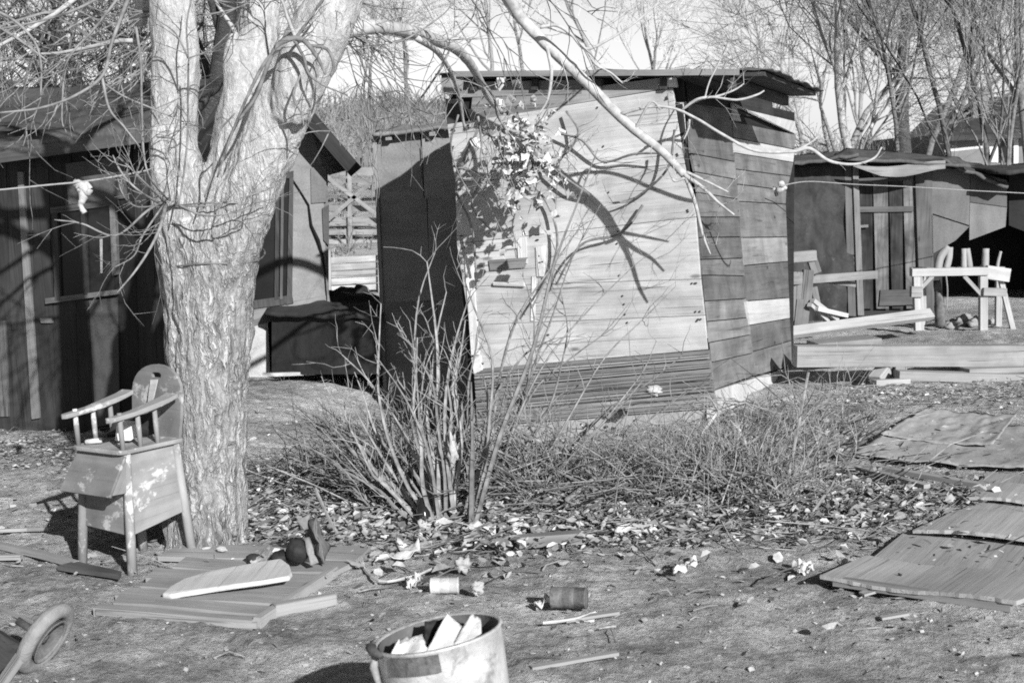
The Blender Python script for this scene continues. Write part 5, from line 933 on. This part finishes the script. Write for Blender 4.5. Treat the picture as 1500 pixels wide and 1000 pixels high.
# papers and rags
for i, (x, y_, w_, h_, mt, l) in enumerate([(664, 662, 20, 54, 'rag', 'pale rag caught upright among the bush stems'), (700, 776, 46, 18, 'paper', 'white sheet at the foot of the upright stems'), (586, 815, 60, 20, 'paper', 'flat white paper left of the shiny can'), (678, 828, 40, 34, 'rag', 'torn pale paper standing behind the shiny can'), (926, 776, 56, 26, 'paper', 'large white paper lying on the leaves below the shack corner'), (957, 580, 34, 16, 'rag', 'white rag snagged on the twigs against the ribbed siding'), (1180, 836, 26, 16, 'paper', 'pale curled leaf-like scrap left of the board walk'), (606, 858, 26, 12, 'paper', 'tiny white scrap just left of the shiny can'), (800, 888, 34, 8, 'paper', 'thin white scrap left of the rusty can'), (700, 862, 30, 28, 'rag', 'crumpled pale rag right of the shiny can'), (1026, 752, 28, 26, 'rag', 'round pale wad among the dry weeds'), (756, 770, 40, 20, 'paper', 'creased white paper right of the bush stems'), (830, 692, 26, 22, 'rag', 'white wad in the weeds under the shack footing'), (1120, 738, 24, 20, 'rag', 'small pale wad at the right end of the weeds'), (548, 742, 26, 20, 'rag', 'pale wad at the left foot of the bush'), (620, 770, 30, 30, 'rag', 'pale broad leaf-like wad beside the dark bottle'), (1000, 835, 40, 16, 'paper', 'flat white scrap in the open litter below the weeds'), (1180, 700, 24, 16, 'rag', 'pale rag behind the straight propped stick')]):
    p = G(x, y_+h_*.4); k = p[1]/F; up_ = i in (0, 3, 5, 9); mb = MB()
    if i == 5: p = FRONT.hit(x, y_, .35)
    if i == 0: p = P(664, 690, G(660, 768)[1]+.02)
    wx = w_*k/2; hh = h_*k*(1 if up_ else 2.6)/2
    if up_: q = [p+V(-wx, 0, 0), p+V(wx*.8, .02, .01), p+V(wx, .03, hh*2), p+V(-wx*.7, .02, hh*1.8)]
    else: q = [p+V(-wx, -hh*.6, .02), p+V(wx*.9, -hh*.4, .03), p+V(wx, hh*.6, .05), p+V(-wx*.8, hh*.7, .03)]
    if mt == 'rag': mb.blob(p+V(0, 0, hh*(.9 if up_ else .25)), (wx*.6, wx*.5, hh*(.7 if up_ else .28)), i, 18, 14, .8, 1., 2.4)
    else:
        for z_ in q: z_ += RS.randn(3)*wx*.22
        mb.sheet(q, 9, 9, .035, 2.6)
    tag(mb.build('paper_scrap' if mt == 'paper' else 'rag_scrap', M[mt], None, True, solid=.002 if mt != 'rag' else 0), l, 'scrap', 'scraps of paper and rag')
mb = MB(); p = G(624, 776); mb.lathe([(0, 0), (.03, 0), (.034, .01), (.034, .09), (.026, .115), (.013, .125), (.013, .15), (0, .15)], 16, (p, V(1, 0, 0), V(0, 1, 0), nrm(V(-.1, .2, 1)))); tag(mb.build('dark_bottle', M['glass'], None, True), 'small dark bottle standing at the foot of the bare stems', 'bottle')

# ------------------------------------------------------------------ litter: leaves, chips and straw nobody could count
random.seed(9); RS.seed(9)
def spots(n):
    """where litter gathers: a drift under the bush and weeds, the house foot, the junk below the beam, and thinly all over"""
    out = []; bedc = [G(x, y_)[:2] for x, y_ in ((450, 735), (560, 735), (660, 745), (760, 745), (880, 745), (1000, 735), (1120, 725), (1230, 745))]
    for _ in range(n):
        r = random.random()
        if r < .62: c = random.choice(bedc); p = (c[0]+RS.randn()*.36, c[1]+RS.randn()*.5)
        elif r < .72: p = (U(-4.2, -2.4), 9.1+RS.randn()*.3)
        elif r < .80: p = (U(2.2, 4.6), 9.6+RS.randn()*.35)
        elif r < .84: p = (U(1.2, 2.6), 5.6+RS.randn()*.5)
        else: p = (U(-4, 4.5), U(3.2, 11))
        if p[1] < 6.35 and random.random() < (.3 if p[1] > 5.9 else .75) and p[0] < 2.4: continue
        out.append((*p, .62 > r))
    return out
gz = lambda x, y_: float(H(x, y_))+.05*float(fbm(np.array(x*1.1), np.array(y_*1.1), 3))+.045*float(fbm(np.array(x*4.2+9), np.array(y_*6.), 4))+.034*float(fbm(np.array(x*13.), np.array(y_*15.), 2))+.02*float(fbm(np.array(x*30.), np.array(y_*33.), 3))
sp_ = spots(15000); Nn = len(sp_); c = np.array([(x, y_, gz(x, y_)+.008+((U(.04, .26) if y_ > 6.9 and random.random() < .12 else U(0, .05)) if b else U(0, .012))) for x, y_, b in sp_])
s_l = np.where(np.array([b for *_, b in sp_]), RS.uniform(.008, .03, Nn)+(RS.rand(Nn) < .04)*.02, RS.uniform(.004, .02, Nn))
th = RS.uniform(0, 6.28, Nn); nz_ = np.stack([RS.randn(Nn)*.42, RS.randn(Nn)*.42, np.ones(Nn)], 1); nz_ /= np.linalg.norm(nz_, axis=1)[:, None]
e1 = np.stack([np.cos(th), np.sin(th), np.zeros(Nn)], 1); e1 -= nz_*(e1*nz_).sum(1)[:, None]; e1 /= np.linalg.norm(e1, axis=1)[:, None]; e2 = np.cross(nz_, e1)
asp = RS.uniform(.45, .95, Nn)*s_l; cu = RS.uniform(-.5, .7, Nn)*s_l
tpl = [(-1, 0, 0), (-.35, -.8, 1), (.45, -.75, .8), (1, 0, 0.2), (.45, .75, .9), (-.35, .8, 1), (0, 0, -.2)]
vv = np.stack([c+e1*(a*s_l)[:, None]+e2*(b*asp)[:, None]+nz_*(g*cu)[:, None] for a, b, g in tpl], 1)
mb = MB(); mb.many(vv, [(0, 1, 6), (1, 2, 6), (2, 3, 6), (3, 4, 6), (4, 5, 6), (5, 0, 6)], RS.uniform(.3, 1.1, Nn)+(RS.rand(Nn) < .06)*.6); tag(mb.build('leaf_litter', M['leaf'], None, origin=(0, 7, 0)), 'drift of dead leaves under the bush and scattered on the dirt', 'leaf litter', kind='stuff')
Nn = 7000; c = np.stack([RS.uniform(-3.6, 4., Nn), 3.3+5.5*RS.rand(Nn)**1.25, np.zeros(Nn)], 1); c[:, 2] = [gz(a, b)+.003 for a, b in c[:, :2]]
th = RS.uniform(0, 6.28, Nn); L_ = RS.uniform(.003, .011, Nn)*(1+1.5*(RS.rand(Nn) < .1)); W_ = L_*RS.uniform(.25, .8, Nn); e1 = np.stack([np.cos(th), np.sin(th), RS.randn(Nn)*.2], 1); e2 = np.stack([-np.sin(th), np.cos(th), RS.randn(Nn)*.3], 1)
tpl = [(-1, -.6, 0), (.8, -1, 0), (1, .5, .004), (-.6, 1, .003)]
c[-500:, 0] = RS.uniform(1.6, 3.4, 500); c[-500:, 1] = RS.uniform(5.2, 8.2, 500); c[-500:, 2] = [float(H(a, b))+.075 for a, b in c[-500:, :2]]
mb = MB(); mb.many(np.stack([c+e1*(a*L_)[:, None]+e2*(b*W_)[:, None]+np.array([0, 0, g]) for a, b, g in tpl], 1), [(0, 1, 2, 3)], RS.uniform(.3, 1.2, Nn)); tag(mb.build('chip_litter', M['leaf'], None, origin=(0, 6, 0)), 'tiny chips and leaf crumbs trodden into the open dirt', 'litter', kind='stuff')
mb = MB()
for x, y_, b in spots(6500):
    z = gz(x, y_)+.008; a = U(0, 6.28) if random.random() < .5 else RS.randn()*.4; L_ = U(.03, .16)*(1.8 if b and random.random() < .3 else 1); d = V(math.cos(a), math.sin(a), U(-.05, .5 if b else .12)); p = V(x, y_, z); r_ = U(.0015, .0045)
    mb.tube([p, p+d*L_*.5+RS.randn(3)*.01, p+d*L_], [r_, r_, r_*.6], 3, U(.4, 1.4), False)
tag(mb.build('twig_litter', M['twig'], None, origin=(0, 7, 0)), 'broken twigs and straw scattered over the yard', 'twig litter', kind='stuff')
mb = MB()
for i in range(4300):
    q = random.choice([(G(1000, 720), .45, .4), (G(1100, 710), .45, .45), (G(1070, 680), .35, .3), (G(880, 735), .4, .2), (G(500, 710), .5, .4), (G(1160, 620), .25, .3), (G(760, 730), .45, .22), (G(900, 725), .4, .2), (G(620, 710), .4, .3)])
    x, y_ = q[0][0]+RS.randn()*q[1], q[0][1]+RS.randn()*q[2]; z = gz(x, y_); d = nrm(V(RS.randn()*1.2, RS.randn()*.9, U(.05, .9))); L_ = U(.04, .17); p = V(x, y_, z); m_ = p+d*L_*.5; e_ = m_+nrm(d+RS.randn(3)*.5-V(0, 0, .4))*L_*.5
    if i % 4 == 0:
        d = nrm(V(RS.randn(), RS.randn()*.8, U(-.05, .5))); L_ = U(.18, .5); p = p+V(0, 0, U(0, .18)); m_ = p+d*L_*.5+RS.randn(3)*.03; e_ = p+d*L_+RS.randn(3)*.05; r_ = U(.0022, .0045); mb.tube([p, m_, e_], [r_, r_*.8, r_*.4], 4, U(.3, 1.3), False); continue
    mb.tube([p, m_, e_], [.0022, .0018, .001], 3, U(.4, 1.3), False)
tag(mb.build('dry_grass', M['weed'], None, origin=(1, 8, 0)), 'matted dry grass and weed stems', 'dry grass', kind='stuff')
mb = MB(); Nn = 2400; xy = np.stack([RS.uniform(-4, 4.5, Nn), 3.2+8*RS.rand(Nn)**1.3], 1)
for x, y_ in xy: mb.blob(V(x, y_, gz(x, y_)), V(U(.6, 1.6), U(.6, 1.3), U(.3, .7))*U(.002, .009)*(1.8 if random.random() < .05 else 1), U(0, 50), 6, 4, .9, U(.55, 1.25))
tag(mb.build('dirt_clods', M['dirt'], None, origin=(0, 6, 0)), 'small clods and chips on the packed dirt', 'clods', kind='stuff')
